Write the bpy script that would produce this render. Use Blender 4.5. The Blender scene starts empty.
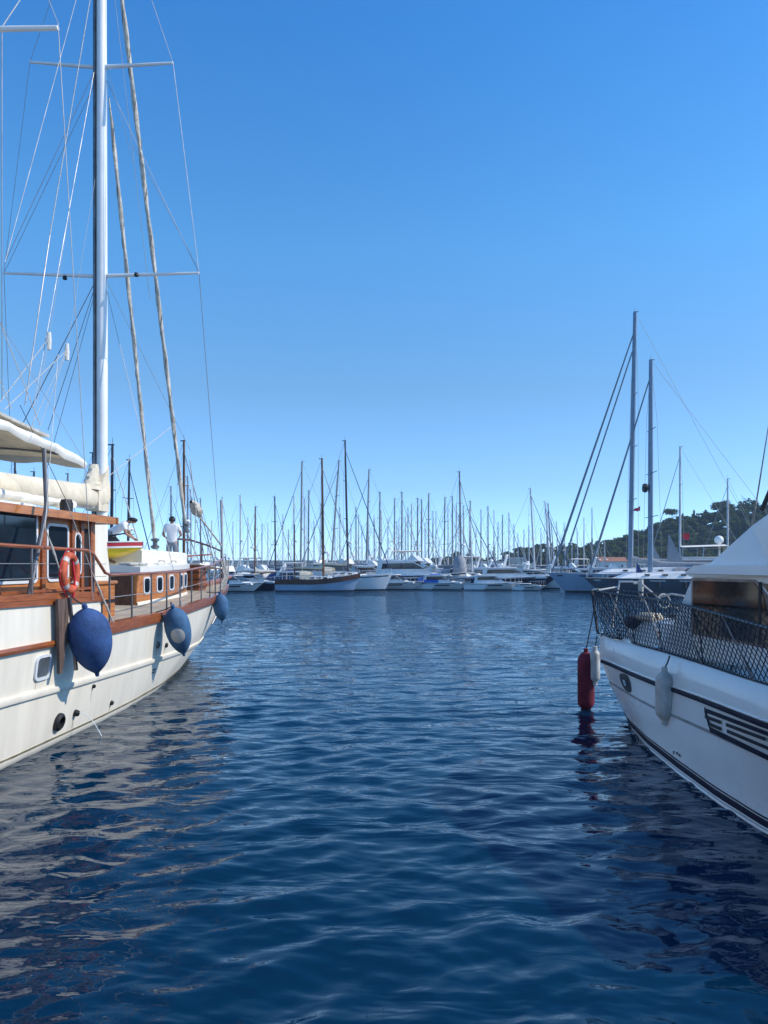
import bpy, math, random
import numpy as np
from mathutils import Vector, Matrix, noise
R_ = math.radians
scene = bpy.context.scene
col = scene.collection
random.seed(7)

# ------------------------------------------------------------------ camera
HC, FPX, CU, VH = 3.2, 768.0, 384.0, 565.0     # eye height, focal length in pixels, centre column, horizon row
cam = bpy.data.cameras.new('camera'); camo = bpy.data.objects.new('camera', cam); col.objects.link(camo)
camo.location = (0, 0, HC); camo.rotation_euler = (R_(90), 0, 0)
cam.sensor_fit = 'VERTICAL'; cam.sensor_height = 48; cam.sensor_width = 36; cam.lens = 36.0
cam.shift_y = (VH - 512) / 1024.0
cam.clip_start = 0.1; cam.clip_end = 20000
scene.camera = camo
scene.render.resolution_x = 768; scene.render.resolution_y = 1024

# ------------------------------------------------------------------ sky, sun, exposure
SUN_AZ, SUN_EL = 94.0, 40.0                     # degrees from +Y towards +X, elevation
w = bpy.data.worlds.new('World'); scene.world = w; w.use_nodes = True
nt = w.node_tree; bg = nt.nodes['Background']
sky = nt.nodes.new('ShaderNodeTexSky'); sky.sky_type = 'NISHITA'; sky.sun_disc = False
sky.sun_elevation = R_(SUN_EL); sky.sun_rotation = R_(SUN_AZ)
sky.air_density = 1.0; sky.dust_density = 0.25; sky.ozone_density = 3.5; sky.altitude = 0
# white balance of the sky, by elevation (the phone renders it bluer than the model atmosphere)
tcw = nt.nodes.new('ShaderNodeTexCoord'); sxw = nt.nodes.new('ShaderNodeSeparateXYZ'); rw = nt.nodes.new('ShaderNodeValToRGB'); nt.links.new(tcw.outputs['Generated'], sxw.inputs[0]); nt.links.new(sxw.outputs['Z'], rw.inputs[0])
WB = [(0.0, (.49, .76, 1.33)), (.04, (.44, .67, 1.10)), (.1, (.39, .535, .745)), (.22, (.37, .525, .62)), (.38, (.325, .64, .79)), (.58, (.21, .59, .86)), (.76, (.29, .62, .84)), (1.0, (.62, .76, .88))]
while len(rw.color_ramp.elements) < len(WB): rw.color_ramp.elements.new(0.5)
for e_, (p_, c_) in zip(rw.color_ramp.elements, WB): e_.position = p_; e_.color = (*c_, 1)
v1 = nt.nodes.new('ShaderNodeVectorMath'); v1.operation = 'MULTIPLY'; nt.links.new(sky.outputs[0], v1.inputs[0]); nt.links.new(rw.outputs[0], v1.inputs[1])
v2 = nt.nodes.new('ShaderNodeVectorMath'); v2.operation = 'SCALE'; v2.inputs['Scale'].default_value = 2.0; nt.links.new(v1.outputs[0], v2.inputs[0]); nt.links.new(v2.outputs[0], bg.inputs['Color'])
bg.inputs['Strength'].default_value = 0.135
sd = Vector((math.sin(R_(SUN_AZ)) * math.cos(R_(SUN_EL)), math.cos(R_(SUN_AZ)) * math.cos(R_(SUN_EL)), math.sin(R_(SUN_EL))))
sl = bpy.data.lights.new('sun', 'SUN'); sl.energy = 3.9; sl.angle = R_(0.53); sl.color = (1.0, 0.92, 0.80)
so = bpy.data.objects.new('sun', sl); col.objects.link(so); so.location = (0, 0, 60)
so.rotation_euler = sd.to_track_quat('Z', 'Y').to_euler()
scene.view_settings.view_transform = 'Standard'; scene.view_settings.look = 'None'
scene.view_settings.gamma = 1; scene.view_settings.exposure = 0.06; scene.view_settings.use_curve_mapping = False
try:
    scene.cycles.volume_max_steps = 64; scene.cycles.transparent_max_bounces = 24; scene.cycles.max_bounces = 8
except Exception: pass

# ------------------------------------------------------------------ materials
MATS = {}
def mat(name, c, rough=0.5, metal=0.0, var=0.12, scale=3.0, bump=0.0, bscale=None, stretch=(1, 1, 1), c2=None, coat=0.0, spec=0.5, detail=5, trans=0.0, sheen=0.0):
    if name in MATS: return MATS[name]
    m = bpy.data.materials.new(name); m.use_nodes = True; n = m.node_tree; L = n.links.new
    b = n.nodes['Principled BSDF']
    b.inputs['Roughness'].default_value = rough; b.inputs['Metallic'].default_value = metal
    b.inputs['Coat Weight'].default_value = coat; b.inputs['Coat Roughness'].default_value = 0.08
    b.inputs['Specular IOR Level'].default_value = spec
    tc = n.nodes.new('ShaderNodeTexCoord'); mp = n.nodes.new('ShaderNodeMapping'); mp.inputs['Scale'].default_value = stretch
    L(tc.outputs['Object'], mp.inputs['Vector'])
    no = n.nodes.new('ShaderNodeTexNoise'); no.inputs['Scale'].default_value = scale; no.inputs['Detail'].default_value = detail
    no.inputs['Roughness'].default_value = 0.62
    L(mp.outputs[0], no.inputs['Vector'])
    mx = n.nodes.new('ShaderNodeMix'); mx.data_type = 'RGBA'
    if c2 is None: c2 = tuple(x * (1 - 2 * var) for x in c); c = tuple(min(1, x * (1 + var)) for x in c)
    mx.inputs[6].default_value = (*c2, 1); mx.inputs[7].default_value = (*c, 1)
    rmp = n.nodes.new('ShaderNodeMapRange'); rmp.inputs[1].default_value = 0.32; rmp.inputs[2].default_value = 0.66
    L(no.outputs['Fac'], rmp.inputs[0]); L(rmp.outputs[0], mx.inputs[0]); L(mx.outputs[2], b.inputs['Base Color'])
    rr = n.nodes.new('ShaderNodeMapRange'); rr.inputs[3].default_value = min(1, rough * 1.35 + 0.03); rr.inputs[4].default_value = rough * 0.8
    L(no.outputs['Fac'], rr.inputs[0]); L(rr.outputs[0], b.inputs['Roughness'])
    if bump:
        n2 = n.nodes.new('ShaderNodeTexNoise'); n2.inputs['Scale'].default_value = bscale or scale * 3; n2.inputs['Detail'].default_value = 4
        L(mp.outputs[0], n2.inputs['Vector'])
        bp = n.nodes.new('ShaderNodeBump'); bp.inputs['Strength'].default_value = bump; bp.inputs['Distance'].default_value = 0.03
        L(n2.outputs['Fac'], bp.inputs['Height']); L(bp.outputs[0], b.inputs['Normal'])
    MATS[name] = m; return m

# ------------------------------------------------------------------ mesh builder
class MB:
    def __init__(s): s.v = []; s.f = []; s.m = []; s.cur = 0
    def add(s, vs, fs):
        o = len(s.v); s.v += [tuple(float(c) for c in x) for x in vs]; s.f += [tuple(o + i for i in f) for f in fs]; s.m += [s.cur] * len(fs); return s
    def box(s, c, d, rz=0.0, taper=1.0, bev=0.0, rot=None):
        hx, hy, hz = d[0] / 2, d[1] / 2, d[2] / 2
        M = rot if rot is not None else Matrix.Rotation(rz, 3, 'Z')
        vs = []
        if bev <= 0:
            for z, t in ((-hz, 1), (hz, taper)):
                for x, y in ((-hx, -hy), (hx, -hy), (hx, hy), (-hx, hy)): vs.append(Vector((x * t, y * t, z)))
            fs = [(3, 2, 1, 0), (4, 5, 6, 7), (0, 1, 5, 4), (1, 2, 6, 5), (2, 3, 7, 6), (3, 0, 4, 7)]
        else:
            b = bev; rings = []
            for z, ins, t in ((-hz, b, 1), (-hz + b, 0, 1), (hz - b, 0, taper), (hz, b, taper)):
                r = []
                for (x, y) in ((-1, -1), (1, -1), (1, 1), (-1, 1)):
                    for k in (0, 1):
                        e = max(ins, 0); X = hx * t - e; Y = hy * t - e; c_ = b if ins == 0 else b * 0.6
                        if (x * y > 0) == (k == 0): r.append(Vector((x * (X), y * (Y - c_), z)))
                        else: r.append(Vector((x * (X - c_), y * Y, z)))
                rings.append(r)
            for r in rings: vs += r
            fs = [tuple(reversed(range(8)))] + [tuple(range(24, 32))]
            for i in range(3):
                for j in range(8): fs.append((i * 8 + j, i * 8 + (j + 1) % 8, (i + 1) * 8 + (j + 1) % 8, (i + 1) * 8 + j))
        C = Vector(c); return s.add([M @ p + C for p in vs], fs)
    def tube(s, pts, r, n=6, cap=True):
        P = [Vector(p) for p in pts]; k = len(P); rs = r if isinstance(r, (list, tuple)) else [r] * k
        vs = []; up = None
        for i in range(k):
            t = (P[min(i + 1, k - 1)] - P[max(i - 1, 0)]).normalized()
            if up is None:
                a = Vector((0, 0, 1)) if abs(t.z) < 0.9 else Vector((1, 0, 0)); up = (a - t * a.dot(t)).normalized()
            else:
                up = (up - t * up.dot(t)); up = up.normalized() if up.length > 1e-6 else t.orthogonal().normalized()
            sd_ = t.cross(up)
            for j in range(n):
                a = 2 * math.pi * j / n; vs.append(P[i] + (up * math.cos(a) + sd_ * math.sin(a)) * rs[i])
        fs = [(i * n + j, i * n + (j + 1) % n, (i + 1) * n + (j + 1) % n, (i + 1) * n + j) for i in range(k - 1) for j in range(n)]
        if cap: fs += [tuple(reversed(range(n))), tuple(range((k - 1) * n, k * n))]
        return s.add(vs, fs)
    def lathe(s, prof, c=(0, 0, 0), n=20, rot=None):
        M = rot if rot is not None else Matrix.Identity(3); C = Vector(c); vs = []
        for r, z in prof:
            for j in range(n):
                a = 2 * math.pi * j / n; vs.append(M @ Vector((r * math.cos(a), r * math.sin(a), z)) + C)
        k = len(prof); fs = [(i * n + j, i * n + (j + 1) % n, (i + 1) * n + (j + 1) % n, (i + 1) * n + j) for i in range(k - 1) for j in range(n)]
        fs += [tuple(reversed(range(n))), tuple(range((k - 1) * n, k * n))]
        return s.add(vs, fs)
    def grid(s, rows, closed=False):
        n = len(rows[0]); vs = [p for r in rows for p in r]
        fs = []
        for i in range(len(rows) - 1):
            for j in range(n if closed else n - 1):
                fs.append((i * n + j, i * n + (j + 1) % n, (i + 1) * n + (j + 1) % n, (i + 1) * n + j))
        return s.add(vs, fs)
    def prism(s, poly, ax, a, b):
        # poly: 2D points; extruded along axis ax (0,1,2) from a to b
        def P(p, t):
            q = list(p); q.insert(ax, t); return q
        n = len(poly); vs = [P(p, a) for p in poly] + [P(p, b) for p in poly]
        fs = [tuple(range(n)), tuple(reversed(range(n, 2 * n)))] + [(i, n + i, n + (i + 1) % n, (i + 1) % n) for i in range(n)]
        return s.add(vs, fs)
    def slab(s, poly3, d):
        # planar polygon poly3 thickened by vector d
        n = len(poly3); d = Vector(d); vs = [Vector(p) for p in poly3] + [Vector(p) + d for p in poly3]
        fs = [tuple(reversed(range(n))), tuple(range(n, 2 * n))] + [(i, (i + 1) % n, n + (i + 1) % n, n + i) for i in range(n)]
        return s.add(vs, fs)
    def ball(s, c, r, n=12, m=8):
        rr = r if isinstance(r, (tuple, list)) else (r, r, r); C = Vector(c)
        rows = []
        for i in range(m + 1):
            th = math.pi * i / m
            rows.append([C + Vector((rr[0] * math.sin(th) * math.cos(2 * math.pi * j / n), rr[1] * math.sin(th) * math.sin(2 * math.pi * j / n), -rr[2] * math.cos(th))) for j in range(n)])
        return s.grid(rows, True)
    def torus(s, c, R0, r, rot=None, n=24, m=8, a0=0, a1=2 * math.pi):
        M = rot if rot is not None else Matrix.Identity(3); C = Vector(c)
        full = abs(a1 - a0 - 2 * math.pi) < 1e-6; rows = []
        for i in range(n + (0 if full else 1)):
            a = a0 + (a1 - a0) * i / n
            rows.append([M @ Vector(((R0 + r * math.cos(2 * math.pi * j / m)) * math.cos(a), (R0 + r * math.cos(2 * math.pi * j / m)) * math.sin(a), r * math.sin(2 * math.pi * j / m))) + C for j in range(m)])
        if full: rows.append(rows[0])
        return s.grid(rows, True)
    def build(s, name, mats, parent=None, smooth=True, label=None, fix=True):
        me = bpy.data.meshes.new(name); me.from_pydata(s.v, [], s.f)
        mats = mats if isinstance(mats, (list, tuple)) else [mats]
        for m in mats: me.materials.append(m)
        if len(mats) > 1: me.polygons.foreach_set('material_index', s.m)
        if fix:
            import bmesh
            bm = bmesh.new(); bm.from_mesh(me); bmesh.ops.remove_doubles(bm, verts=bm.verts, dist=0.0004)
            bmesh.ops.recalc_face_normals(bm, faces=bm.faces); bm.to_mesh(me); bm.free()
        if smooth:
            me.polygons.foreach_set('use_smooth', [True] * len(me.polygons)); me.set_sharp_from_angle(angle=R_(38))
        me.update()
        o = bpy.data.objects.new(name, me); col.objects.link(o)
        if parent is not None: o.parent = parent
        if label: o['label'] = label
        return o

def thing(name, label, cat, loc=(0, 0, 0), rz=0.0, group=None):
    o = bpy.data.objects.new(name, None); col.objects.link(o); o.empty_display_size = 0.3
    o.location = loc; o.rotation_euler = (0, 0, rz); o['label'] = label; o['category'] = cat
    if group: o['group'] = group
    return o
def tag(o, label, cat, group=None, kind=None):
    if label: o['label'] = label
    if cat: o['category'] = cat
    if group: o['group'] = group
    if kind: o['kind'] = kind
    return o

def interp(t, xs, ys): return float(np.interp(t, xs, ys))

class Frame:
    """a boat's own frame: x to starboard, y forward, z up; heading in degrees from +Y towards +X"""
    def __init__(s, x, y, deg):
        a = R_(deg); s.o = Vector((x, y, 0)); s.rz = -a
        s.fw = Vector((math.sin(a), math.cos(a), 0)); s.rt = Vector((math.cos(a), -math.sin(a), 0))
    def loc(s, p): d = Vector(p) - s.o; return Vector((d.dot(s.rt), d.dot(s.fw), d.z))
    def w(s, p): return s.o + s.rt * p[0] + s.fw * p[1] + Vector((0, 0, p[2]))
    def on(s, u, v, ax, val):
        # where the line of sight of photo point (u, v) meets the plane coordinate[ax] = val of this boat
        c = s.loc((0, 0, HC)); d = Vector(((u - CU) / FPX, 1, -(v - VH) / FPX)); d = Vector((d.dot(s.rt), d.dot(s.fw), d.z))
        return c + d * ((val - c[ax]) / d[ax])
def at(u, v, Y): return Vector(((u - CU) / FPX * Y, Y, HC - (v - VH) / FPX * Y))
# ------------------------------------------------------------------ palette
M_white = mat('gelcoat_white', (0.80, 0.79, 0.75), 0.22, var=0.03, scale=0.8, coat=0.3)
M_cream = mat('painted_planks_cream', (0.84, 0.775, 0.65), 0.38, var=0.05, scale=1.6, stretch=(1, 2.2, .35), coat=0.05, spec=.35, bump=0.05)
M_wood = mat('varnished_wood', (0.42, 0.13, 0.035), 0.28, c2=(0.22, 0.055, 0.015), scale=5, stretch=(6, 0.5, 6), coat=0.5, bump=0.1)
M_wood2 = mat('varnished_orange_wood', (0.58, 0.22, 0.055), 0.28, c2=(0.36, 0.115, 0.03), scale=4, stretch=(3, 0.6, 5), coat=0.5, bump=0.1)
M_dwood = mat('dark_wood', (0.10, 0.035, 0.02), 0.4, var=0.3, scale=4, stretch=(4, 1, 1))
M_teak = mat('weathered_teak_deck', (0.50, 0.42, 0.32), 0.7, c2=(0.30, 0.24, 0.18), scale=3, stretch=(9, 0.5, 1), bump=0.2)
M_glass = mat('dark_window_glass', (0.010, 0.018, 0.030), 0.04, var=0.2, scale=1, spec=0.8)
M_glassb = mat('brown_window_glass', (0.038, 0.036, 0.034), 0.05, var=0.35, scale=1.5, spec=0.5)
M_frame = mat('white_window_frame', (0.72, 0.74, 0.76), 0.3, var=0.04)
M_steel = mat('stainless_steel', (0.55, 0.56, 0.58), 0.22, metal=1.0, var=0.1)
M_dsteel = mat('dull_steel_tube', (0.20, 0.19, 0.19), 0.35, metal=0.7, var=0.2)
M_alu = mat('mast_aluminium_white', (0.86, 0.86, 0.84), 0.35, var=0.05, scale=1)
M_canvas = mat('cream_canvas', (0.72, 0.63, 0.48), 0.85, var=0.10, scale=2, bump=0.5, bscale=5)
M_canvasw = mat('white_canvas', (0.80, 0.77, 0.70), 0.8, var=0.08, scale=2, bump=0.4, bscale=4)
M_sail = mat('furled_sailcloth', (0.72, 0.66, 0.56), 0.8, c2=(0.42, 0.36, 0.29), scale=7, stretch=(1, 1, 1), bump=0.6, bscale=12)
M_rope = mat('pale_rope', (0.55, 0.52, 0.46), 0.8, var=0.2, scale=20)
M_wire = mat('rigging_wire', (0.36, 0.37, 0.38), 0.5, metal=0.2, var=0.1)
M_drope = mat('dark_rope', (0.03, 0.035, 0.05), 0.7, var=0.3, scale=15)
M_bluef = mat('blue_fender_fabric', (0.030, 0.085, 0.24), 0.75, var=0.18, scale=4, bump=0.3, bscale=30)
M_bluef2 = mat('faded_blue_fender_fabric', (0.05, 0.14, 0.27), 0.75, var=0.2, scale=3, bump=0.3, bscale=30)
M_redf = mat('dark_red_fender_fabric', (0.17, 0.006, 0.022), 0.7, var=0.2, scale=4, bump=0.3, bscale=30)
M_whitef = mat('grubby_white_vinyl', (0.62, 0.60, 0.56), 0.4, c2=(0.40, 0.38, 0.34), scale=4)
M_orange = mat('lifebuoy_orange', (0.60, 0.11, 0.045), 0.65, var=0.2, scale=5)
M_yellow = mat('dinghy_yellow', (0.80, 0.58, 0.02), 0.35, var=0.05)
M_red = mat('dinghy_red', (0.50, 0.03, 0.05), 0.35, var=0.05)
M_black = mat('black_rubber', (0.012, 0.012, 0.014), 0.5, var=0.2)
M_navy = mat('navy_stripe_paint', (0.010, 0.014, 0.034), 0.55, var=0.1, spec=.25)
M_dirt = mat('scummy_waterline_paint', (0.38, 0.33, 0.22), 0.6, c2=(0.15, 0.13, 0.08), scale=3, stretch=(1, 1, 4))
M_grey = mat('grey_stripe_paint', (0.30, 0.30, 0.29), 0.4, var=0.1)
M_flag = mat('red_flag_cloth', (0.62, 0.015, 0.03), 0.7, var=0.1)
M_skin = mat('skin', (0.38, 0.20, 0.13), 0.5, var=0.06)
M_shirt = mat('white_cotton', (0.78, 0.78, 0.78), 0.85, var=0.04, scale=6, bump=0.3)
M_short = mat('grey_cotton', (0.22, 0.24, 0.28), 0.85, var=0.1, scale=6, bump=0.3)
M_hair = mat('black_hair', (0.012, 0.010, 0.010), 0.6, var=0.2, scale=30)
M_solar = mat('dark_panel', (0.02, 0.02, 0.03), 0.3, var=0.2)

# ------------------------------------------------------------------ water: one polar sheet reaching the horizon
def water():
    rs = [0.0]; r = 2.2
    while r < 160: rs.append(r); r *= 1.0062
    while r < 9000: rs.append(r); r *= 1.12
    rs = np.array(rs)
    fine = np.radians(np.linspace(-36, 36, 620)); side = np.radians(np.linspace(36, 324, 180))[1:-1]
    th = np.concatenate([fine, side]); nt_ = len(th)
    Rg, Tg = np.meshgrid(rs, th, indexing='ij'); X = Rg * np.sin(Tg); Y = Rg * np.cos(Tg)
    dth = np.where(np.abs(Tg) <= R_(36.01), R_(72) / 620, R_(288) / 180)
    sp = np.maximum(Rg * 0.0062, Rg * dth); sp = np.where(Rg > 160, Rg * 0.12, sp)
    rng = np.random.default_rng(5); Z = np.zeros_like(X); DX = np.zeros_like(X); DY = np.zeros_like(X)
    # slow patches where the ripples are livelier or calmer
    pat = 0.8 + 0.3 * np.sin(X * 0.21 + 1.3 + 1.2 * np.sin(Y * 0.13)) * np.sin(Y * 0.17 + 0.7 * np.sin(X * 0.31))
    for i in range(130):
        lam = 0.18 * (1.15 / 0.18) ** (rng.random() ** 0.85); k = 2 * math.pi / lam
        ang = R_(14) + rng.normal(0, 0.62); ph = rng.random() * 6.283
        amp = 0.0021 * lam ** 0.85
        fade = np.clip((lam / sp - 2.5) / 3.0, 0, 1) * np.clip((170 - Rg) / 60, 0, 1)
        a = amp * fade * (pat if lam < 1.6 else 1.0)
        w_ = k * (X * math.sin(ang) - Y * math.cos(ang)) + ph + 0.5 * np.sin(0.35 * X + i) + 0.4 * np.sin(0.27 * Y + 2 * i)
        Z += a * np.cos(w_); DX -= a * 0.3 * math.sin(ang) * np.sin(w_); DY += a * 0.3 * math.cos(ang) * np.sin(w_)
    X = X + DX; Y = Y + DY
    co = np.stack([X, Y, Z], -1).reshape(-1, 3); nr = len(rs)
    i, j = np.meshgrid(np.arange(nr - 1), np.arange(nt_), indexing='ij'); j2 = (j + 1) % nt_
    q = np.stack([i * nt_ + j, i * nt_ + j2, (i + 1) * nt_ + j2, (i + 1) * nt_ + j], -1).reshape(-1, 4)[:, ::-1]
    me = bpy.data.meshes.new('water'); me.vertices.add(len(co)); me.vertices.foreach_set('co', co.astype(np.float32).ravel())
    me.loops.add(q.size); me.loops.foreach_set('vertex_index', q.astype(np.int32).ravel())
    me.polygons.add(len(q)); me.polygons.foreach_set('loop_start', np.arange(0, q.size, 4, dtype=np.int32))
    me.polygons.foreach_set('use_smooth', np.ones(len(q), bool)); me.update(calc_edges=True); me.validate()
    o = bpy.data.objects.new('water', me); col.objects.link(o); o['kind'] = 'structure'
    m = bpy.data.materials.new('sea_water'); m.use_nodes = True; n = m.node_tree; L = n.links.new; b = n.nodes['Principled BSDF']
    b.inputs['IOR'].default_value = 1.333; b.inputs['Roughness'].default_value = 0.012
    geo = n.nodes.new('ShaderNodeNewGeometry')
    nz = n.nodes.new('ShaderNodeTexNoise'); nz.inputs['Scale'].default_value = 0.12; nz.inputs['Detail'].default_value = 3
    L(geo.outputs['Position'], nz.inputs['Vector'])
    mx = n.nodes.new('ShaderNodeMix'); mx.data_type = 'RGBA'; mx.inputs[6].default_value = (0.0001, 0.014, 0.036, 1); mx.inputs[7].default_value = (0.0002, 0.026, 0.064, 1)
    L(nz.outputs['Fac'], mx.inputs[0]); L(mx.outputs[2], b.inputs['Base Color'])
    def nb(scale, st, dist, prev, sx=1.0):
        mp = n.nodes.new('ShaderNodeMapping'); mp.inputs['Scale'].default_value = (sx, 1, 1); mp.inputs['Rotation'].default_value = (0, 0, R_(-15)); L(geo.outputs['Position'], mp.inputs['Vector'])
        t = n.nodes.new('ShaderNodeTexNoise'); t.inputs['Scale'].default_value = scale; t.inputs['Detail'].default_value = 3; t.inputs['Distortion'].default_value = 0.4
        L(mp.outputs[0], t.inputs['Vector'])
        bp = n.nodes.new('ShaderNodeBump'); bp.inputs['Strength'].default_value = st; bp.inputs['Distance'].default_value = dist
        L(t.outputs['Fac'], bp.inputs['Height'])
        if prev: L(prev.outputs[0], bp.inputs['Normal'])
        return bp
    b1 = nb(1.3, 0.8, 0.30, None, 0.5); b2 = nb(3.4, 0.6, 0.06, b1, 0.5); b3 = nb(10, 0.3, 0.006, b2, 0.6)
    ln = n.nodes.new('ShaderNodeVectorMath'); ln.operation = 'LENGTH'; L(geo.outputs['Position'], ln.inputs[0])
    for bb, s0, s1 in ((b1, .32, 1.0), (b2, .22, 1.0)):      # offshore, away from the sheltering hulls, the breeze ruffles the water more
        mr = n.nodes.new('ShaderNodeMapRange'); mr.inputs[1].default_value = 12; mr.inputs[2].default_value = 60; mr.inputs[3].default_value = s0; mr.inputs[4].default_value = s1; L(ln.outputs['Value'], mr.inputs[0]); L(mr.outputs[0], bb.inputs['Strength'])
    L(b3.outputs[0], b.inputs['Normal'])
    me.materials.append(m)
water()

# ------------------------------------------------------------------ far shore, hill and wood
M_conc = mat('quay_concrete', (0.52, 0.49, 0.44), 0.85, c2=(0.40, 0.38, 0.34), scale=0.8, bump=0.2)
mb = MB(); mb.box((0, -16.2, 0.1), (160, 31, 2.6), bev=.06); o = mb.build('quay', M_conc); o['kind'] = 'structure'  # unseen quay behind the camera, added so its pale concrete bounces light
M_soil = mat('hillside_undergrowth', (0.09, 0.10, 0.05), 0.9, c2=(0.045, 0.06, 0.028), scale=0.15)
M_stone = mat('breakwater_stone', (0.55, 0.52, 0.46), 0.85, c2=(0.27, 0.25, 0.22), scale=0.6, bump=0.5)
SKX = [-400, 395, 430, 470, 505, 540, 575, 605, 640, 660, 680, 700, 722, 745, 768, 800, 860, 960, 1200, 1800]
SKV = [566, 564, 562, 559, 558, 550, 549, 547, 535, 528, 520, 514, 509, 505, 506, 500, 506, 520, 540, 556]
def ground_z(x, y):
    if y < 292: return 0.9
    u = CU + x / y * FPX; crest = 340.0
    top = HC - (interp(u, SKX, SKV) - VH) / FPX * crest - 5.0
    t = min(1, max(0, (y - 292) / (crest - 292))); t = t * t * (3 - 2 * t)
    back = min(1, max(0, (y - crest) / 160))
    return 0.9 + max(0, top - 0.9) * t * (1 - 0.8 * back) + 0.6 * noise.noise(Vector((x * .05, y * .05, 0))) * t
mb = MB(); rows = []
for y in (268, 272, 280, 292, 300, 308, 316, 325, 335, 345, 360, 380, 420, 500):
    rows.append([(x, y, -1.0 if y == 268 else ground_z(x, y)) for x in np.linspace(6, 560, 120)])
mb.grid(rows); o = mb.build('hillside', M_soil); o['kind'] = 'structure'

M_leafd = mat('pine_foliage_dark', (0.095, 0.14, 0.040), 0.8, c2=(0.042, 0.070, 0.022), scale=0.6)
M_leafm = mat('foliage_mid_green', (0.12, 0.15, 0.042), 0.8, c2=(0.045, 0.07, 0.02), scale=0.6)
M_leafl = mat('foliage_olive_light', (0.13, 0.145, 0.05), 0.8, c2=(0.07, 0.085, 0.03), scale=0.6)
M_bark = mat('pine_bark', (0.12, 0.08, 0.055), 0.9, var=0.3, scale=3)
def leafy(m, k=0.45):
    n = m.node_tree; b = n.nodes['Principled BSDF']; o = n.nodes['Material Output']; t = n.nodes.new('ShaderNodeBsdfTranslucent'); x = n.nodes.new('ShaderNodeMixShader'); x.inputs[0].default_value = k
    src = b.inputs['Base Color'].links[0].from_socket; n.links.new(src, t.inputs['Color']); n.links.new(b.outputs[0], x.inputs[1]); n.links.new(t.outputs[0], x.inputs[2]); n.links.new(x.outputs[0], o.inputs['Surface'])
for m_ in (M_leafd, M_leafm, M_leafl): leafy(m_)
def leaves(mb, c, rad, n, size, rng):
    c = Vector(c)
    for _ in range(n):
        while True:
            p = Vector((rng.uniform(-1, 1), rng.uniform(-1, 1), rng.uniform(-1, 1)))
            if 0.35 < p.length < 1: break
        p = Vector((p.x * rad[0], p.y * rad[1], p.z * rad[2])) + c
        s_ = size * rng.uniform(0.6, 1.4); a = Vector((rng.uniform(-1, 1), rng.uniform(-1, 1), rng.uniform(-.4, .4))).normalized() * s_
        b = a.orthogonal().normalized() * s_ * rng.uniform(.5, .9)
        b.rotate(Matrix.Rotation(rng.uniform(0, 6.28), 3, a))
        q = (a.cross(b)).normalized() * s_ * 0.35
        mb.add([p - a, p + b + q, p + a, p - b + q], [(0, 1, 2, 3)])
def crown(mb, base, h, r, rng, kind):
    b = Vector(base)
    if kind == 'umbrella':
        for k in range(7):
            a = rng.uniform(0, 6.28); d = r * rng.uniform(0, .65)
            leaves(mb, b + Vector((math.cos(a) * d, math.sin(a) * d, h * rng.uniform(.8, .95))), (r * .5, r * .5, h * .10), 60, 0.42, rng)
    elif kind == 'cypress':
        for k in range(6):
            t = k / 5; leaves(mb, b + Vector((0, 0, h * (.15 + .8 * t))), (r * .35 * (1.15 - t), r * .35 * (1.15 - t), h * .13), 45, 0.38, rng)
    else:
        for k in range(9):
            a = rng.uniform(0, 6.28); d = r * rng.uniform(0, .7); t = rng.random()
            leaves(mb, b + Vector((math.cos(a) * d * (1 - .5 * t), math.sin(a) * d * (1 - .5 * t), h * (.35 + .5 * t))), (r * .42, r * .42, h * .17), 34, 0.6, rng)
def make_tree(label, x, y, z, h, r, kind, m, seed, name='pine_tree'):
    rng = random.Random(seed); t = thing(name, label, 'tree', (x, y, z))
    tb = MB(); tb.tube([(0, 0, -.6), (.15, .1, h * .35), (-.1, 0, h * .6), (0.05, 0, h * .85)], [.32, .24, .16, .05], 7)
    for k in range(5):
        a = k * 1.3 + seed; hh = h * (.42 + .09 * k); tb.tube([(0, 0, hh), (math.cos(a) * r * .35, math.sin(a) * r * .35, hh + h * .12), (math.cos(a) * r * .6, math.sin(a) * r * .6, hh + h * .2)], [.13, .09, .03], 5)
    tb.build('trunk', M_bark, t)
    cb = MB(); crown(cb, (0, 0, 0), h, r, rng, kind); cb.build('crown', m, t, smooth=False, fix=False)
    return t
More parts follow.
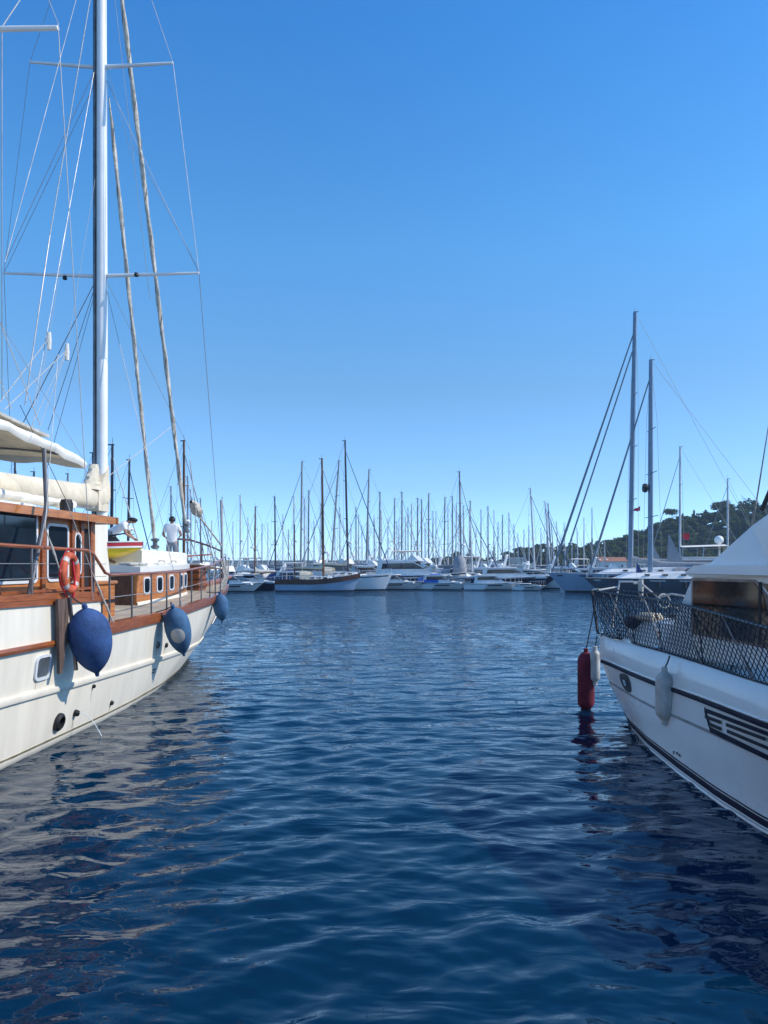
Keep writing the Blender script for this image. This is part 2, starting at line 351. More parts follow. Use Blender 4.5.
# the wood that reads as one mass
def wood():
    rng = random.Random(11); mb = MB(); tr = MB()
    n = 0
    while n < 900:
        y = rng.uniform(293, 350); x = rng.uniform(20, 270)
        u = CU + x / y * FPX
        if u < 428 or (u < 500 and y > 306): continue
        n += 1
        z = ground_z(x, y); h = rng.uniform(5.0, 8.5) * (0.72 if u < 505 else 1); r = rng.uniform(2.6, 4.0)
        mb.cur = rng.choices((0, 1, 2), ((6, 3, 1) if y > 306 else (4, 4, 3)))[0]
        crown(mb, (x, y, z - 0.5), h, r, rng, rng.choice(('round', 'round', 'round', 'umbrella', 'cypress')) if y > 300 else 'round')
    o = mb.build('hillside_wood', [M_leafd, M_leafm, M_leafl], smooth=False, fix=False)
    tag(o, 'dense dark green pine wood covering the hillside behind the marina', 'wood', kind='stuff')
wood()
for i, (lab, u, y, h, r, kind, m, nm) in enumerate([
    ('lone umbrella pine leaning off the left shoulder of the wooded hill', 657, 330, 8.6, 3.2, 'umbrella', M_leafd, 'pine_tree'),
    ('broad dark pine on the skyline just right of the tall yacht masts', 672, 338, 11.5, 4.5, 'umbrella', M_leafd, 'pine_tree'),
    ('highest pine on top of the wooded hill, above the white flybridge', 746, 340, 9.5, 4.4, 'round', M_leafd, 'pine_tree'),
    ('pine on the hill crest right behind the bare mast with the radar', 722, 339, 8.5, 4.0, 'umbrella', M_leafd, 'pine_tree'),
    ('light olive tree at the foot of the hill left of the cream bimini', 708, 290, 7.0, 4.4, 'round', M_leafl, 'tree'),
    ('yellow green tree low on the shore right of the pale blue hull mast', 640, 288, 6.5, 3.6, 'round', M_leafl, 'tree'),
    ('pale green bush on the shore between the two leaning forestays', 582, 286, 7.0, 3.6, 'round', M_leafl, 'tree'),
    ('bright green rounded tree on the shore above the pale blue bow', 561, 284, 4.2, 2.8, 'round', M_leafm, 'tree'),
    ('isolated dark round tree behind the grey covered sailboat', 458, 283, 8.4, 3.8, 'round', M_leafd, 'tree'),
    ('dark tree right of the isolated round tree, partly behind the same masts', 469, 285, 7.2, 3.2, 'round', M_leafd, 'tree'),
    ('slim dark cypress rising left of the hilly wood on the far shore', 494, 286, 9.0, 2.8, 'cypress', M_leafd, 'cypress_tree'),
    ('pointed cypress on the skyline behind the pale blue sloop', 592, 300, 11.5, 3.0, 'cypress', M_leafd, 'cypress_tree')]):
    x = (u - CU) / FPX * y
    make_tree(lab, x, y, ground_z(x, y), h, r, kind, m, 40 + i, nm)

# breakwater on the left, quay wall on the right, low shore buildings
mb = MB(); mb.prism([(-330, 0 - 1), (-330, 4.6), (-329, 5.0), (-100, 5.0)][:0] or [(282, -1), (282, 3.4), (282.6, 3.4), (282.6, 4.9), (285, 4.9), (290, -1)], 0, -420, 12)
o = mb.build('breakwater', M_stone, smooth=False); tag(o, 'long pale stone breakwater closing the marina behind the left hand boats', 'breakwater')
mb = MB(); mb.box((283, 268.5, 0.6), (554, 1.6, 1.5)); o = mb.build('quay_wall', M_stone, smooth=False); tag(o, 'low pale quay wall along the foot of the wooded shore', 'quay wall')
M_plaster = mat('cream_plaster', (0.62, 0.56, 0.44), 0.85, var=0.08)
M_plasterw = mat('white_plaster', (0.70, 0.69, 0.66), 0.85, var=0.05)
M_tile = mat('terracotta_tiles', (0.38, 0.16, 0.09), 0.8, var=0.2, scale=2, stretch=(1, 5, 5))
def house(label, u, y, wpx, h, m, gable=True):
    x = (u - CU) / FPX * y; wd = wpx / FPX * y
    t = thing('shore_building', label, 'building', (x, y, 0.9)); dp = 6.0
    b = MB(); b.box((0, 0, h / 2), (wd, dp, h)); b.build('wall', m, t, smooth=False)
    b = MB()
    if gable: b.prism([(-dp / 2 - .4, h + .003), (0, h + 1.5), (dp / 2 + .4, h + .003)], 0, -wd / 2 - .4, wd / 2 + .4)
    else: b.box((0, 0, h + .2), (wd + .6, dp + .6, .39))
    b.build('roof', M_tile if gable else M_plasterw, t, smooth=False)
    n = max(2, int(wd / 2.4))
    for k in range(n):
        xx = -wd / 2 + wd * (k + .5) / n
        b = MB(); b.box((xx, -dp / 2 - .02, h * .55), (1.0, .08, 1.1)); wn = b.build('window', M_frame, t, smooth=False)
        b = MB(); b.box((xx, -dp / 2 - .07, h * .55), (.8, .04, .9)); b.build('pane', M_glass, wn, smooth=False)
    b = MB(); b.box((wd * .5 / n - wd / 2 + .9, -dp / 2 - .03, 1.0), (.8, .07, 2.0)); b.build('door', M_dwood, t, smooth=False)
house('low cream flat roofed kiosk on the shore behind the dark motor yacht', 517, 276, 11, 4.6, M_plaster, False)
house('low white shed with tiled roof on the shore behind two leaning masts', 611, 275, 26, 3.6, M_plasterw)
house('small white boathouse with tiled roof right of the tiled shed', 640, 276, 14, 3.4, M_plaster)
house('long low pale building at the foot of the wood left of the cream kiosk', 488, 277, 30, 3.2, M_plasterw, False)
# ================================================================== the wooden gulet on the left
G = Frame(-8.6, 11.2, 6.5)
class Hull:
    def __init__(s, wl, dk, stem, stern, zfull, power=0.8):
        s.wl, s.dk, s.stem_t, s.stern, s.zf, s.pw = wl, dk, stem, stern, zfull, power
    def stem(s, z): return interp(z, *s.stem_t)
    def hb(s, y, z):
        d = max(0, s.stem(z) - y)
        a = interp(d, *s.wl); b = interp(d, *s.dk); t = min(1, max(0, z / s.zf)) ** s.pw
        if z < 0: return a * (1 + z * 0.5)
        return a * (1 - t) + b * t
    def pt(s, y, z, side=1, off=0.0):
        y = min(y, s.stem(z) + 0.0); return Vector((side * (s.hb(y, z) + off), y, z))
    def loft(s, mb, zfun_list, n=70):
        # zfun_list: functions of y giving z of each strake line, from keel to sheer
        ends = []
        for zf in zfun_list:
            yst = s.stem(zf(s.stem(1.0))); yst = s.stem(zf(yst)); ends.append(yst)
        for side in (1, -1):
            rows = []
            for zf, ye in zip(zfun_list, ends):
                row = []
                for i in range(n + 1):
                    t = (i / n) ** 1.6; y = ye - t * (ye - s.stern); z = zf(y)
                    x = 0.0 if i == 0 else s.hb(y, z) ; row.append((side * x, y, z))
                rows.append(row)
            mb.grid(rows)
            if side == 1: st = [r[-1] for r in rows]
        # transom
        k = len(st); mb.add([(p[0], p[1], p[2]) for p in st] + [(-p[0], p[1], p[2]) for p in st], [(i, i + 1, k + i + 1, k + i) for i in range(k - 1)])
def smooth_tab(xs, ys): return (xs, ys)
GH = Hull(([0, .8, 2, 4.2, 7, 9.4, 11.1, 13, 14.5, 20, 24], [0, .22, .60, 1.22, 1.85, 2.18, 2.32, 2.42, 2.5, 2.5, 1.8]),
          ([0, .7, 2, 4.3, 6.8, 9.5, 12.1, 15, 16.6, 18.8, 24, 28], [0, .36, .80, 1.44, 1.94, 2.28, 2.54, 2.70, 2.76, 2.81, 2.8, 2.3]),
          ([-.6, 0, .58, 1.14, 1.84, 2.25, 2.8], [14.6, 15.56, 16.84, 17.95, 18.9, 19.45, 19.9]), -8.0, 2.0, 0.62)
def gsheer(y): return interp(y, [-8, 0, 4.5, 8, 12.5, 15, 19.4], [2.05, 1.90, 1.89, 1.93, 2.06, 2.14, 2.30])
def gdeck(y): return gsheer(y) + 0.10
g = thing('wooden_schooner', 'cream hulled wooden two-masted schooner with varnished trim moored along the left', 'sailing boat', G.o, G.rz)
mb = MB()
GH.loft(mb, [lambda y: -0.6, lambda y: -0.25, lambda y: 0.0, lambda y: .08, lambda y: .16, lambda y: .3, lambda y: .6, lambda y: .9, lambda y: 1.2, lambda y: 1.5, lambda y: 1.75, lambda y: gsheer(y)], 80)
mb.build('hull', M_cream, g)
def strake(H, zlo, zhi, y0, y1, off, n, mats, name, parent, sides=(1, -1), thick=0.0):
    mb = MB()
    for sd_ in sides:
        rows = []
        for i in range(n + 1):
            y = y0 + (y1 - y0) * i / n; a, b_ = zlo(y), zhi(y)
            pa = H.pt(y, a, sd_, off); pb = H.pt(y, b_, sd_, off)
            ia = H.pt(y, a, sd_, -thick); ib = H.pt(y, b_, sd_, -thick)
            mid = (pa + pb) / 2 + Vector((sd_ * min(.02, off * .3), 0, 0))
            rows.append([ia, pa, mid, pb, ib])
        mb.grid(rows)
    return mb.build(name, mats, parent)
strake(GH, lambda y: -.05, lambda y: .15, -7.9, 15.7, .012, 70, M_dirt, 'waterline_stripe', g)
wz = lambda y: interp(y, [-8, 1, 8, 13, 17], [1.18, 1.08, .92, .74, .62])
strake(GH, lambda y: wz(y) - .05, lambda y: wz(y) + .05, -7.9, 16.6, .045, 70, M_cream, 'wale', g)
# cap rail forward, rub strake aft
strake(GH, lambda y: gsheer(y) - .06, lambda y: gsheer(y) + .17, 4.2, 19.0, .055, 60, M_wood, 'cap_rail', g, thick=.14)
strake(GH, lambda y: gsheer(y) - .07, lambda y: gsheer(y) + .03, -7.9, 4.19, .06, 40, M_wood, 'rub_rail', g, thick=.02)
# raised bulwark aft
def gb_top(y): return interp(y, [-8, 0, 3, 4.2], [2.72, 2.56, 2.52, 2.50])
mb = MB()
for sd_ in (1, -1):
    rows = []
    for i in range(41):
        y = -7.95 + (3.95 + 7.95) * i / 40
        x = GH.hb(y, 1.95)
        rows.append([(sd_ * (x + .004), y, gsheer(y) + .02), (sd_ * (x + .01), y, gb_top(y)), (sd_ * (x - .10), y, gb_top(y)), (sd_ * (x - .10), y, gsheer(y))])
    mb.grid(rows)
mb.build('bulwark', M_cream, g)
mb = MB()
for sd_ in (1, -1):
    for z0, z1, o0 in ((0, .085, .05), (.092, .19, .035)):
        rows = []
        for i in range(41):
            y = -7.95 + (4.0 + 7.95) * i / 40; x = GH.hb(y, 1.95); zt = gb_top(y)
            rows.append([(sd_ * (x - .12), y, zt + z0), (sd_ * (x + o0), y, zt + z0), (sd_ * (x + o0), y, zt + z1), (sd_ * (x - .12), y, zt + z1), (sd_ * (x - .12), y, zt + z0)])
        mb.grid(rows)
        for r in (rows[0], rows[-1]): mb.add(r[:4], [(0, 1, 2, 3)])
mb.build('bulwark_cap', M_wood, g)
# decks
mb = MB(); rows = []
for i in range(60):
    y = 2.5 + (19.2 - 2.5) * i / 59; x = max(.02, GH.hb(y, gsheer(y)) - .13); z = gdeck(y)
    rows.append([(-x, y, z), (-x * .5, y, z + .07), (0, y, z + .09), (x * .5, y, z + .07), (x, y, z)])
mb.grid(rows); mb.build('foredeck', M_teak, g)
mb = MB(); mb.add([(-2.7, -7.9, 2.45), (2.7, -7.9, 2.45), (2.72, 4.0, 2.45), (-2.72, 4.0, 2.45), (-2.72, 4.0, 2.0), (2.72, 4.0, 2.0)], [(0, 1, 2, 3), (3, 2, 5, 4)]); mb.build('aft_deck', M_teak, g)
# portholes, outlets, drain slots
def on_hull(u, v, z, H=GH, Fr=G, side=1, off=0.0):
    p = Fr.on(u, v, 2, z); return H.pt(p.y, z, side, off)
def hull_rot(H, y, z, side=1):
    # x along the hull (forward), z outward normal
    a = H.pt(y - .1, z, side); b_ = H.pt(y + .1, z, side); c = H.pt(y, z + .1, side)
    t = (b_ - a).normalized(); u_ = (c - H.pt(y, z, side)).normalized(); n_ = t.cross(u_).normalized()
    if n_.x * side < 0: n_ = -n_
    u_ = n_.cross(t).normalized()
    if u_.z < 0: u_ = -u_; 
    M = Matrix((t, u_, t.cross(u_))).transposed()
    if (t.cross(u_)).dot(n_) < 0: M = Matrix((-t, u_, (-t).cross(u_))).transposed()
    return M
def rrect(w_, h_, r, n=5):
    pts = []
    for cx_, cy_, a0 in ((w_ / 2 - r, h_ / 2 - r, 0), (-w_ / 2 + r, h_ / 2 - r, 90), (-w_ / 2 + r, -h_ / 2 + r, 180), (w_ / 2 - r, -h_ / 2 + r, 270)):
        for k in range(n): a = R_(a0 + 90 * k / (n - 1)); pts.append((cx_ + r * math.cos(a), cy_ + r * math.sin(a)))
    return pts
def plate(mb, M, C, poly, z0, z1):
    n = len(poly); C = Vector(C)
    vs = [M @ Vector((p[0], p[1], z0)) + C for p in poly] + [M @ Vector((p[0], p[1], z1)) + C for p in poly]
    mb.add(vs, [tuple(range(n, 2 * n)), tuple(reversed(range(n)))] + [(i, (i + 1) % n, n + (i + 1) % n, n + i) for i in range(n)])
def ringplate(mb, M, C, po, pi, z0, z1):
    n = len(po); C = Vector(C)
    def q(p, z): return M @ Vector((p[0], p[1], z)) + C
    vs = [q(p, z0) for p in po] + [q(p, z1) for p in po] + [q(p, z1) for p in pi] + [q(p, z0) for p in pi]
    fs = []
    for i in range(n):
        j = (i + 1) % n; fs += [(i, j, n + j, n + i), (n + i, n + j, 2 * n + j, 2 * n + i), (2 * n + i, 2 * n + j, 3 * n + j, 3 * n + i)]
    mb.add(vs, fs)
def window(parent, M, C, w_, h_, r, fr, mg=M_glass, mf=M_frame, name='window', proud=.02):
    b = MB(); ringplate(b, M, C, rrect(w_ + 2 * fr, h_ + 2 * fr, r + fr), rrect(w_, h_, r), -.02, proud); f_ = b.build(name, mf, parent)
    b = MB(); plate(b, M, C, rrect(w_ + .01, h_ + .01, r), -.015, proud * .3); b.build('pane', mg, f_); return f_
M_portg = mat('grey_port_glass', (.10, .12, .14), .15, var=.2)
for yy in (1.90, -2.2, -5.2):
    z = 1.5; M = hull_rot(GH, yy, z); window(g, M, GH.pt(yy, z, 1, .004), .40, .33, .07, .05, name='porthole', proud=.03, mf=M_frame, mg=M_portg)
def round_fit(name, y, z, r, depth=.05, m=M_black):
    M = hull_rot(GH, y, z); b = MB(); b.lathe([(r * 1.25, -.03), (r * 1.25, depth * .6), (r * .95, depth), (r * .8, depth), (r * .75, .005), (r * .3, .003)], GH.pt(y, z), 18, M); return b.build(name, m, g)
round_fit('exhaust_outlet', 2.72, .42, .13, .08)
round_fit('drain_outlet', 3.35, .46, .05, .08)
round_fit('drain_outlet', 3.95, .86, .03); round_fit('drain_outlet', 5.05, .34, .04); round_fit('drain_outlet', 8.1, 1.22, .05); round_fit('drain_outlet', 7.4, 1.30, .07, .05, M_dsteel)
for dz in (0, .07):
    M = hull_rot(GH, 7.55, .62 + dz); b = MB(); plate(b, M, GH.pt(7.55, .62 + dz), rrect(.26, .025, .012), -.01, .012); b.build('vent_slot', M_black, g)
for yy in (9.2, 16.2, 16.5): round_fit('hull_fitting', yy, 1.35 if yy < 10 else 1.55, .05, .05, M_dsteel)
M_streak = mat('rusty_water_streak', (.52, .42, .28), .6, c2=(.72, .66, .54), scale=9, stretch=(1, 5, .6))
for yy, z0, z1 in ((3.95, .84, .55), (5.05, .33, .1), (8.1, 1.17, .98), (7.4, 1.24, 1.02), (9.2, 1.31, 1.05), (3.35, .41, .16), (1.75, 1.30, 1.14), (16.2, 1.50, 1.25)):
    b = MB(); rows = []
    for i in range(6):
        t = i / 5; z = z0 + (z1 - z0) * t; w_ = .022 * (1 - .8 * t); rows.append([GH.pt(yy - w_, z, 1, .004), GH.pt(yy + w_ + .004 * math.sin(i * 2), z, 1, .004)])
    b.grid(rows); b.build('rust_streak', M_streak, g)
# anchor straps at the bow
b = MB(); b.tube([GH.pt(15.7, 2.0, 1, .04), GH.pt(15.9, 1.5, 1, .05), GH.pt(15.6, 1.15, 1, .03)], .03, 6); b.tube([GH.pt(16.1, 2.0, 1, .04), GH.pt(16.2, 1.4, 1, .05)], .035, 6); b.build('anchor_chain_guard', M_dsteel, g)
# folded boarding plank hanging on the hull
ybp = G.on(60.5, 640, 0, 2.85).y
b = MB(); xx = GH.hb(ybp, 1.9) + .10
b.slab([(xx, ybp - .18, 2.62), (xx, ybp + .18, 2.62), (xx, ybp + .15, 2.1), (xx - .01, ybp - .03, 1.36), (xx - .01, ybp - .11, 1.36), (xx, ybp - .15, 2.1)], (.055, 0, 0)); b.build('boarding_plank', mat('weathered_dark_plank', (.13, .085, .07), .7, var=.3, scale=5, stretch=(1, 3, .4)), g, smooth=False)
b = MB(); b.box((xx + .08, ybp + .25, 2.0), (.05, .05, 1.3), rot=Matrix.Rotation(R_(10), 3, 'X')); b.build('plank_rail', M_dsteel, g, smooth=False)

# ------------------------------------------------------------------ wheelhouse aft
WX, WY0, WY1, WZ0, WZ1 = 1.90, -4.0, 5.30, 2.46, 4.10
wh = bpy.data.objects.new('wheelhouse', None)
mb = MB()
mb.box((0, (WY0 + WY1) / 2, (WZ0 + WZ1) / 2), (2 * WX, WY1 - WY0, WZ1 - WZ0))
house_o = mb.build('deckhouse', M_wood2, g, smooth=False)
Mside = Matrix(((0, 0, 1), (1, 0, 0), (0, 1, 0)))     # local x -> forward, local y -> up, normal +x
for (u0, v0, u1, v1) in ((-60, 505, 37, 583), (46, 525, 68, 581)):
    a = G.on(u0, (v0 + v1) / 2, 0, WX); c = G.on(u1, v1, 0, WX); d = G.on(u1, v0, 0, WX)
    wd = c.y - a.y - .1; ht = d.z - c.z - .1
    window(house_o, Mside, (WX + .003, (a.y + c.y) / 2, (c.z + d.z) / 2), wd, ht, .07, .05)
# pilasters, sill and lower rail of the wall
b = MB()
for u in (41.5, 71.5, 80.5, 90):
    p = G.on(u, 560, 0, WX); b.box((WX + .025, p.y, (WZ0 + WZ1) / 2), (.05, .11, WZ1 - WZ0 - .01))
b.box((WX + .03, (WY0 + WY1) / 2, 2.72), (.056, WY1 - WY0 - .02, .05)); b.build('pilaster', M_wood, house_o, smooth=False)
M_dark = mat('painted_doorway_shade', (.02, .012, .012), .7)
p0 = G.on(72.5, 560, 0, WX).y; p1 = G.on(79.5, 560, 0, WX).y
b = MB(); b.box((WX + .015, (p0 + p1) / 2, 3.2), (.03, p1 - p0 - .12, 1.45)); dr = b.build('door', M_wood2, house_o, smooth=False)
window(dr, Mside, (WX + .032, (p0 + p1) / 2, 3.42), .20, .80, .095, .035)
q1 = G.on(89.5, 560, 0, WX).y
b = MB(); b.box((WX + .006, (p1 + q1) / 2 + .03, 3.2), (.014, q1 - p1 - .16, 1.5)); b.build('doorway_shade_panel', M_dark, house_o, smooth=False)  # flat panel on a solid wall; the doorway's shade is painted near-black
# roof
mb = MB(); prof = [(-2.12, 4.10), (-2.12, 4.22), (-1.4, 4.30), (0, 4.36), (1.4, 4.30), (2.12, 4.22), (2.12, 4.10)]
mb.prism(prof, 1, WY0 - .3, 5.75); rf = mb.build('roof', M_cream, g, smooth=False)
b = MB(); b.box((2.15, (WY0 + 5.5) / 2 - .1, 4.155), (.06, 5.75 - WY0 + .28, .15)); b.box((0, 5.78, 4.155), (4.36, .06, .15)); b.build('roof_fascia', M_wood2, rf, smooth=False)
mb = MB(); mb.lathe([(.12, 0), (.13, .2), (.10, .28)], (1.7, 4.5, 4.24), 14); mb.build('roof_vent', M_black, rf)
# white rolled awning lying on the roof under the boom
rng = random.Random(3)
mb = MB(); rows = []
for i in range(40):
    y = -3 + 8.3 * i / 39; rows.append([(1.35 + .13 * math.cos(a) + .02 * rng.random(), y, 4.47 + (.10 + .015 * math.sin(i * 1.7)) * math.sin(a) + .012 * rng.random()) for a in np.linspace(0, 2 * math.pi, 11)[:-1]])
mb.grid(rows, True); mb.add(rows[-1], [tuple(range(10))]); mb.build('rolled_awning', M_canvasw, rf)

# mast casing (cream tapered trunk at the mast foot) and deck locker
mb = MB()
c0 = [(.03, 9.1, 2.05), (.62, 9.1, 2.05), (.62, 9.75, 2.05), (-.45, 9.75, 2.05), (-.45, 9.1, 2.05)]
vs = [(-.60, 7.2, 2.0), (.92, 7.2, 2.0), (.92, 8.2, 2.0), (-.60, 8.2, 2.0), (-.45, 7.2, 4.3), (.88, 7.2, 4.3), (.88, 7.74, 4.3), (-.45, 7.74, 4.3)]
mb.add(vs, [(0, 1, 5, 4), (1, 2, 6, 5), (2, 3, 7, 6), (3, 0, 4, 7), (4, 5, 6, 7)]); mb.build('mast_casing', M_cream, g, smooth=False)
mb = MB(); mb.box((1.40, 5.95, 2.40), (.8, .95, .74), bev=.02); lk = mb.build('deck_locker', M_wood2, g)
mb = MB(); mb.box((1.40, 5.95, 2.81), (.9, 1.05, .08), bev=.02); mb.build('lid', M_wood2, lk)
mb = MB(); mb.box((1.40, 5.95, 2.40), (.84, .99, .07)); mb.build('band', M_dwood, lk, smooth=False)

# ------------------------------------------------------------------ foredeck cabin with five windows
def cab_x(y): return interp(y, [9.2, 11, 12.5, 13.6, 14.3, 14.55], [1.05, 1.02, .92, .74, .45, 0.0])
ys = list(np.linspace(9.2, 13.6, 12)) + [13.85, 14.1, 14.3, 14.45, 14.55]
def cab_top(y): return 3.0 + .02 * (y - 9.2)
mb = MB()
for sd_ in (1, -1):
    mb.grid([[(sd_ * cab_x(y), y, gdeck(y) - .05), (sd_ * cab_x(y), y, cab_top(y))] for y in ys])
mb.add([(-1.05, 9.2, 2.0), (1.05, 9.2, 2.0), (1.05, 9.2, 3.0), (-1.05, 9.2, 3.0)], [(0, 1, 2, 3)])
cabin = mb.build('foredeck_cabin', M_wood2, g)
mb = MB(); mb.box((0.2, 9.17, 2.55), (1.5, .05, .85)); mb.build('hatchway', M_dwood, cabin, smooth=False)
# toe board round the cabin
mb = MB(); mb.grid([[(cab_x(y) + .03, y, gdeck(y) - .05), (cab_x(y) + .03, y, gdeck(y) + .13), (cab_x(y), y, gdeck(y) + .15)] for y in ys[:-1]]); mb.build('toe_board', M_cream, cabin)
for yy in (9.85, 10.75, 11.75, 12.75, 13.35):
    dx = cab_x(yy + .1) - cab_x(yy - .1); t = Vector((dx, .2, 0)).normalized(); M = Matrix((t, Vector((0, 0, 1)), t.cross(Vector((0, 0, 1))))).transposed()
    window(cabin, M, (cab_x(yy) + .003, yy, cab_top(yy) - .37), .36, .38, .08, .05)
mb = MB(); rows = []
for y in ys[:-1] + [14.5]:
    x = cab_x(y) + .10; z = cab_top(y); rows.append([(-x, y, z), (-x, y, z + .14), (-x * .6, y, z + .20), (x * .6, y, z + .20), (x, y, z + .14), (x, y, z)])
mb.grid(rows); mb.add(rows[0], [tuple(range(6))]); mb.add(rows[-1], [tuple(reversed(range(6)))]); croof = mb.build('cabin_roof', M_white, cabin)
for yy in (9.45, 10.05, 11.3, 12.2):
    mb = MB(); mb.box((.72, yy, 3.235), (.35, .5, .07), bev=.02); h_ = mb.build('hatch', M_whitef if yy < 11 else M_white, croof)
    if yy > 11: b = MB(); b.tube([(.86, yy - .2, 3.27), (.86, yy - .2, 3.32), (.86, yy + .2, 3.32), (.86, yy + .2, 3.27)], .012, 5); b.build('handle', M_dsteel, h_)
# raised cream sun-bed on the roof
mb = MB(); rows = []
for y, k in ((10.3, .0), (10.32, 1.1), (12, 1.04), (13.2, 1), (13.9, .97), (14.1, .85), (14.16, .0)):
    zt = 3.2 + .40 * k; w_ = min(.70, cab_x(y) + .02) if y < 14 else .5; rows.append([(-w_, y, 3.15), (-w_, y, zt - .05), (-w_ + .05, y, zt), (w_ - .05, y, zt), (w_, y, zt - .05), (w_, y, 3.15)])
mb.grid(rows); mb.build('sun_bed', M_cream, cabin)

# bow deck gear
mb = MB(); mb.box((.1, 15.6, 2.72), (.9, .7, .9), bev=.02); wl_ = mb.build('bow_chest', M_wood, g)
mb = MB()
for k in range(3): mb.box((.1, 15.58, 2.45 + .25 * k), (.94, .74, .05))
mb.build('batten', M_dwood, wl_, smooth=False)
mb = MB(); mb.slab([(-.9, 14.9, 3.2), (.7, 14.9, 3.22), (.8, 17.2, 3.05), (-.8, 17.2, 3.02)], (0, 0, .05)); mb.build('bow_awning', M_canvasw, g, smooth=False)
mb = MB(); mb.lathe([(.16, 0), (.16, .1), (.09, .14), (.09, .36), (.17, .42), (.17, .5), (.05, .52)], (.0, 17.0, 2.3), 14); mb.build('windlass', M_dsteel, g)

# ------------------------------------------------------------------ rails
def railx(y): return GH.hb(y, gsheer(y)) - .03
rz_ = lambda y: interp(y, [4.4, 9, 13, 15.3, 19], [3.0, 3.03, 3.2, 3.40, 3.62])
for sd_ in (1, -1):
    pts = [(sd_ * 2.74, y, interp(y, [-7.9, 3.4], [3.62, 3.47])) for y in np.linspace(-7.9, 3.35, 14)] + [(sd_ * 2.74, 3.6, 3.40), (sd_ * 2.72, 4.1, 3.05)] + [(sd_ * railx(y), y, rz_(y)) for y in np.linspace(4.5, 18.9, 30)]
    b = MB(); b.tube(pts, .030, 8); b.build('top_rail', M_wood, g)
    for zz in ((2.98,), (3.22,)):
        b = MB(); b.tube([(sd_ * 2.74, y, zz[0]) for y in np.linspace(-7.9, 4.1, 8)], .006, 4); b.build('guard_wire', M_wire, g)
    b = MB(); b.tube([(sd_ * railx(y), y, rz_(y) - .45) for y in np.linspace(4.5, 18.7, 30)], .008, 4); b.build('guard_wire', M_wire, g)
    for y in [4.45, 5.6, 6.75, 7.9, 9.05, 10.2, 11.35, 12.5, 13.65, 14.8, 16.0, 17.2, 18.3]:
        x = sd_ * railx(y); b = MB(); b.tube([(x, y, gsheer(y) + .12), (x, y, rz_(y))], .021, 7); b.build('stanchion', M_dsteel, g)
    for y in [-6.5, -4.8, -3.1, -1.4, .2, 1.55, 2.6, 3.6]:
        x = sd_ * 2.74; b = MB(); b.tube([(x, y, 2.68), (x, y, 3.48 if y < 3.5 else 3.40)], .022, 7); b.build('stanchion', M_dsteel, g)
# raised pulpit hoop towards the bow
b = MB(); b.tube([G.on(178, 539, 0, .1), G.on(190, 540, 0, .1), G.on(202, 543.5, 0, .1), G.on(212, 547, 0, .1), G.on(221, 551, 0, .05)], .035, 7)
pe = G.on(221, 551, 0, .05); b.tube([pe, (pe.x, pe.y + .1, 2.4)], .03, 6); p2 = G.on(202, 543.5, 0, .1); b.tube([p2, (p2.x, p2.y, 2.3)], .025, 6); p3 = G.on(178, 539, 0, .1); b.tube([p3, (p3.x, p3.y, 3.2)], .025, 6)
b.build('pulpit', M_dwood, g)
mb = MB(); mb.tube([(0, 17.2, 2.45), (0, 19.3, 2.6), (0, 20.4, 2.72)], [.13, .11, .07], 10); mb.build('bowsprit', M_wood, g)

# ------------------------------------------------------------------ masts, spreaders, boom, rigging
MY = 9.35
def mk_mast(y, ztop, name, r0=.145):
    b = MB(); b.tube([(0.02, y, 2.1), (0.02, y, 9), (0, y, ztop)], [r0, r0, r0 * .85], 20); return b.build(name, M_alu, g)
mast = mk_mast(MY, 22.5, 'main_mast')
b = MB(); b.box((-.135, MY - .09, 13), (.06, .09, 17)); b.build('sail_track', M_dsteel, mast, smooth=False)
zs1 = G.on(101, 275, 0, 0).z; zs2 = G.on(101, 66, 0, 0).z
tips = {(zs1, 1): G.on(199, 273, 1, MY), (zs1, -1): G.on(4, 273, 1, MY), (zs2, 1): G.on(173, 63, 1, MY), (zs2, -1): G.on(30, 62, 1, MY)}
for z_ in (zs1, zs2):
    for sd_ in (1, -1):
        tp = tips[(z_, sd_)]; b = MB(); b.tube([(sd_ * .1, MY, z_ - .02), (tp.x, MY, tp.z)], [.055, .035], 8); sp = b.build('spreader', M_alu, mast)
        if z_ == zs1: q = MB(); q.lathe([(.05, 0), (.06, -.08), (.03, -.1)], (sd_ * 1.0, MY - .05, z_), 10); q.build('deck_lamp', M_black, sp)
miz = mk_mast(3.0, 19.0, 'mizzen_mast', .14)
zm = G.on(0, 28, 1, 3.0).z
for sd_ in (1, -1):
    b = MB(); b.tube([(sd_ * .1, 3.0, G.on(-60, 30, 1, 3.0).z), (sd_ * G.on(58, 28, 1, 3.0).x, 3.0, G.on(58, 28, 1, 3.0).z)], [.06, .045], 8); b.build('spreader', M_alu, miz)
# boom with its cream sail cover
zb = 4.74
mb = MB(); mb.tube([(0, 9.15, zb), (0, 3.3, zb - .05)], .09, 10); boom = mb.build('boom', M_alu, g)
mb = MB(); rows = []
for i in range(46):
    t = i / 45; y = 9.45 - 6.1 * t; top = interp(t, [0, .035, .07, .12, .2, .5, 1], [5.85, 5.55, 5.38, 5.32, 5.26, 5.20, 5.10]); bot = 4.66
    wv = .02 * math.sin(i * .9) + .02 * math.sin(i * 2.3 + 1); w0 = .19 if t > .05 else .20
    row = []
    for k in range(14):
        a = 2 * math.pi * k / 14; zz = (top + bot) / 2 + (top - bot) / 2 * math.sin(a) * (1 + wv * .5); xx = (w0 + wv) * math.cos(a) * (1 - .25 * math.sin(a)) + .012 * rng.uniform(-1, 1)
        row.append((xx, y + .01 * rng.uniform(-1, 1), zz))
    rows.append(row)
mb.grid(rows, True); mb.add(rows[0], [tuple(range(14))]); mb.add(rows[-1], [tuple(range(14))]); mb.build('sail_cover', M_canvas, boom)
mb = MB(); rows = []
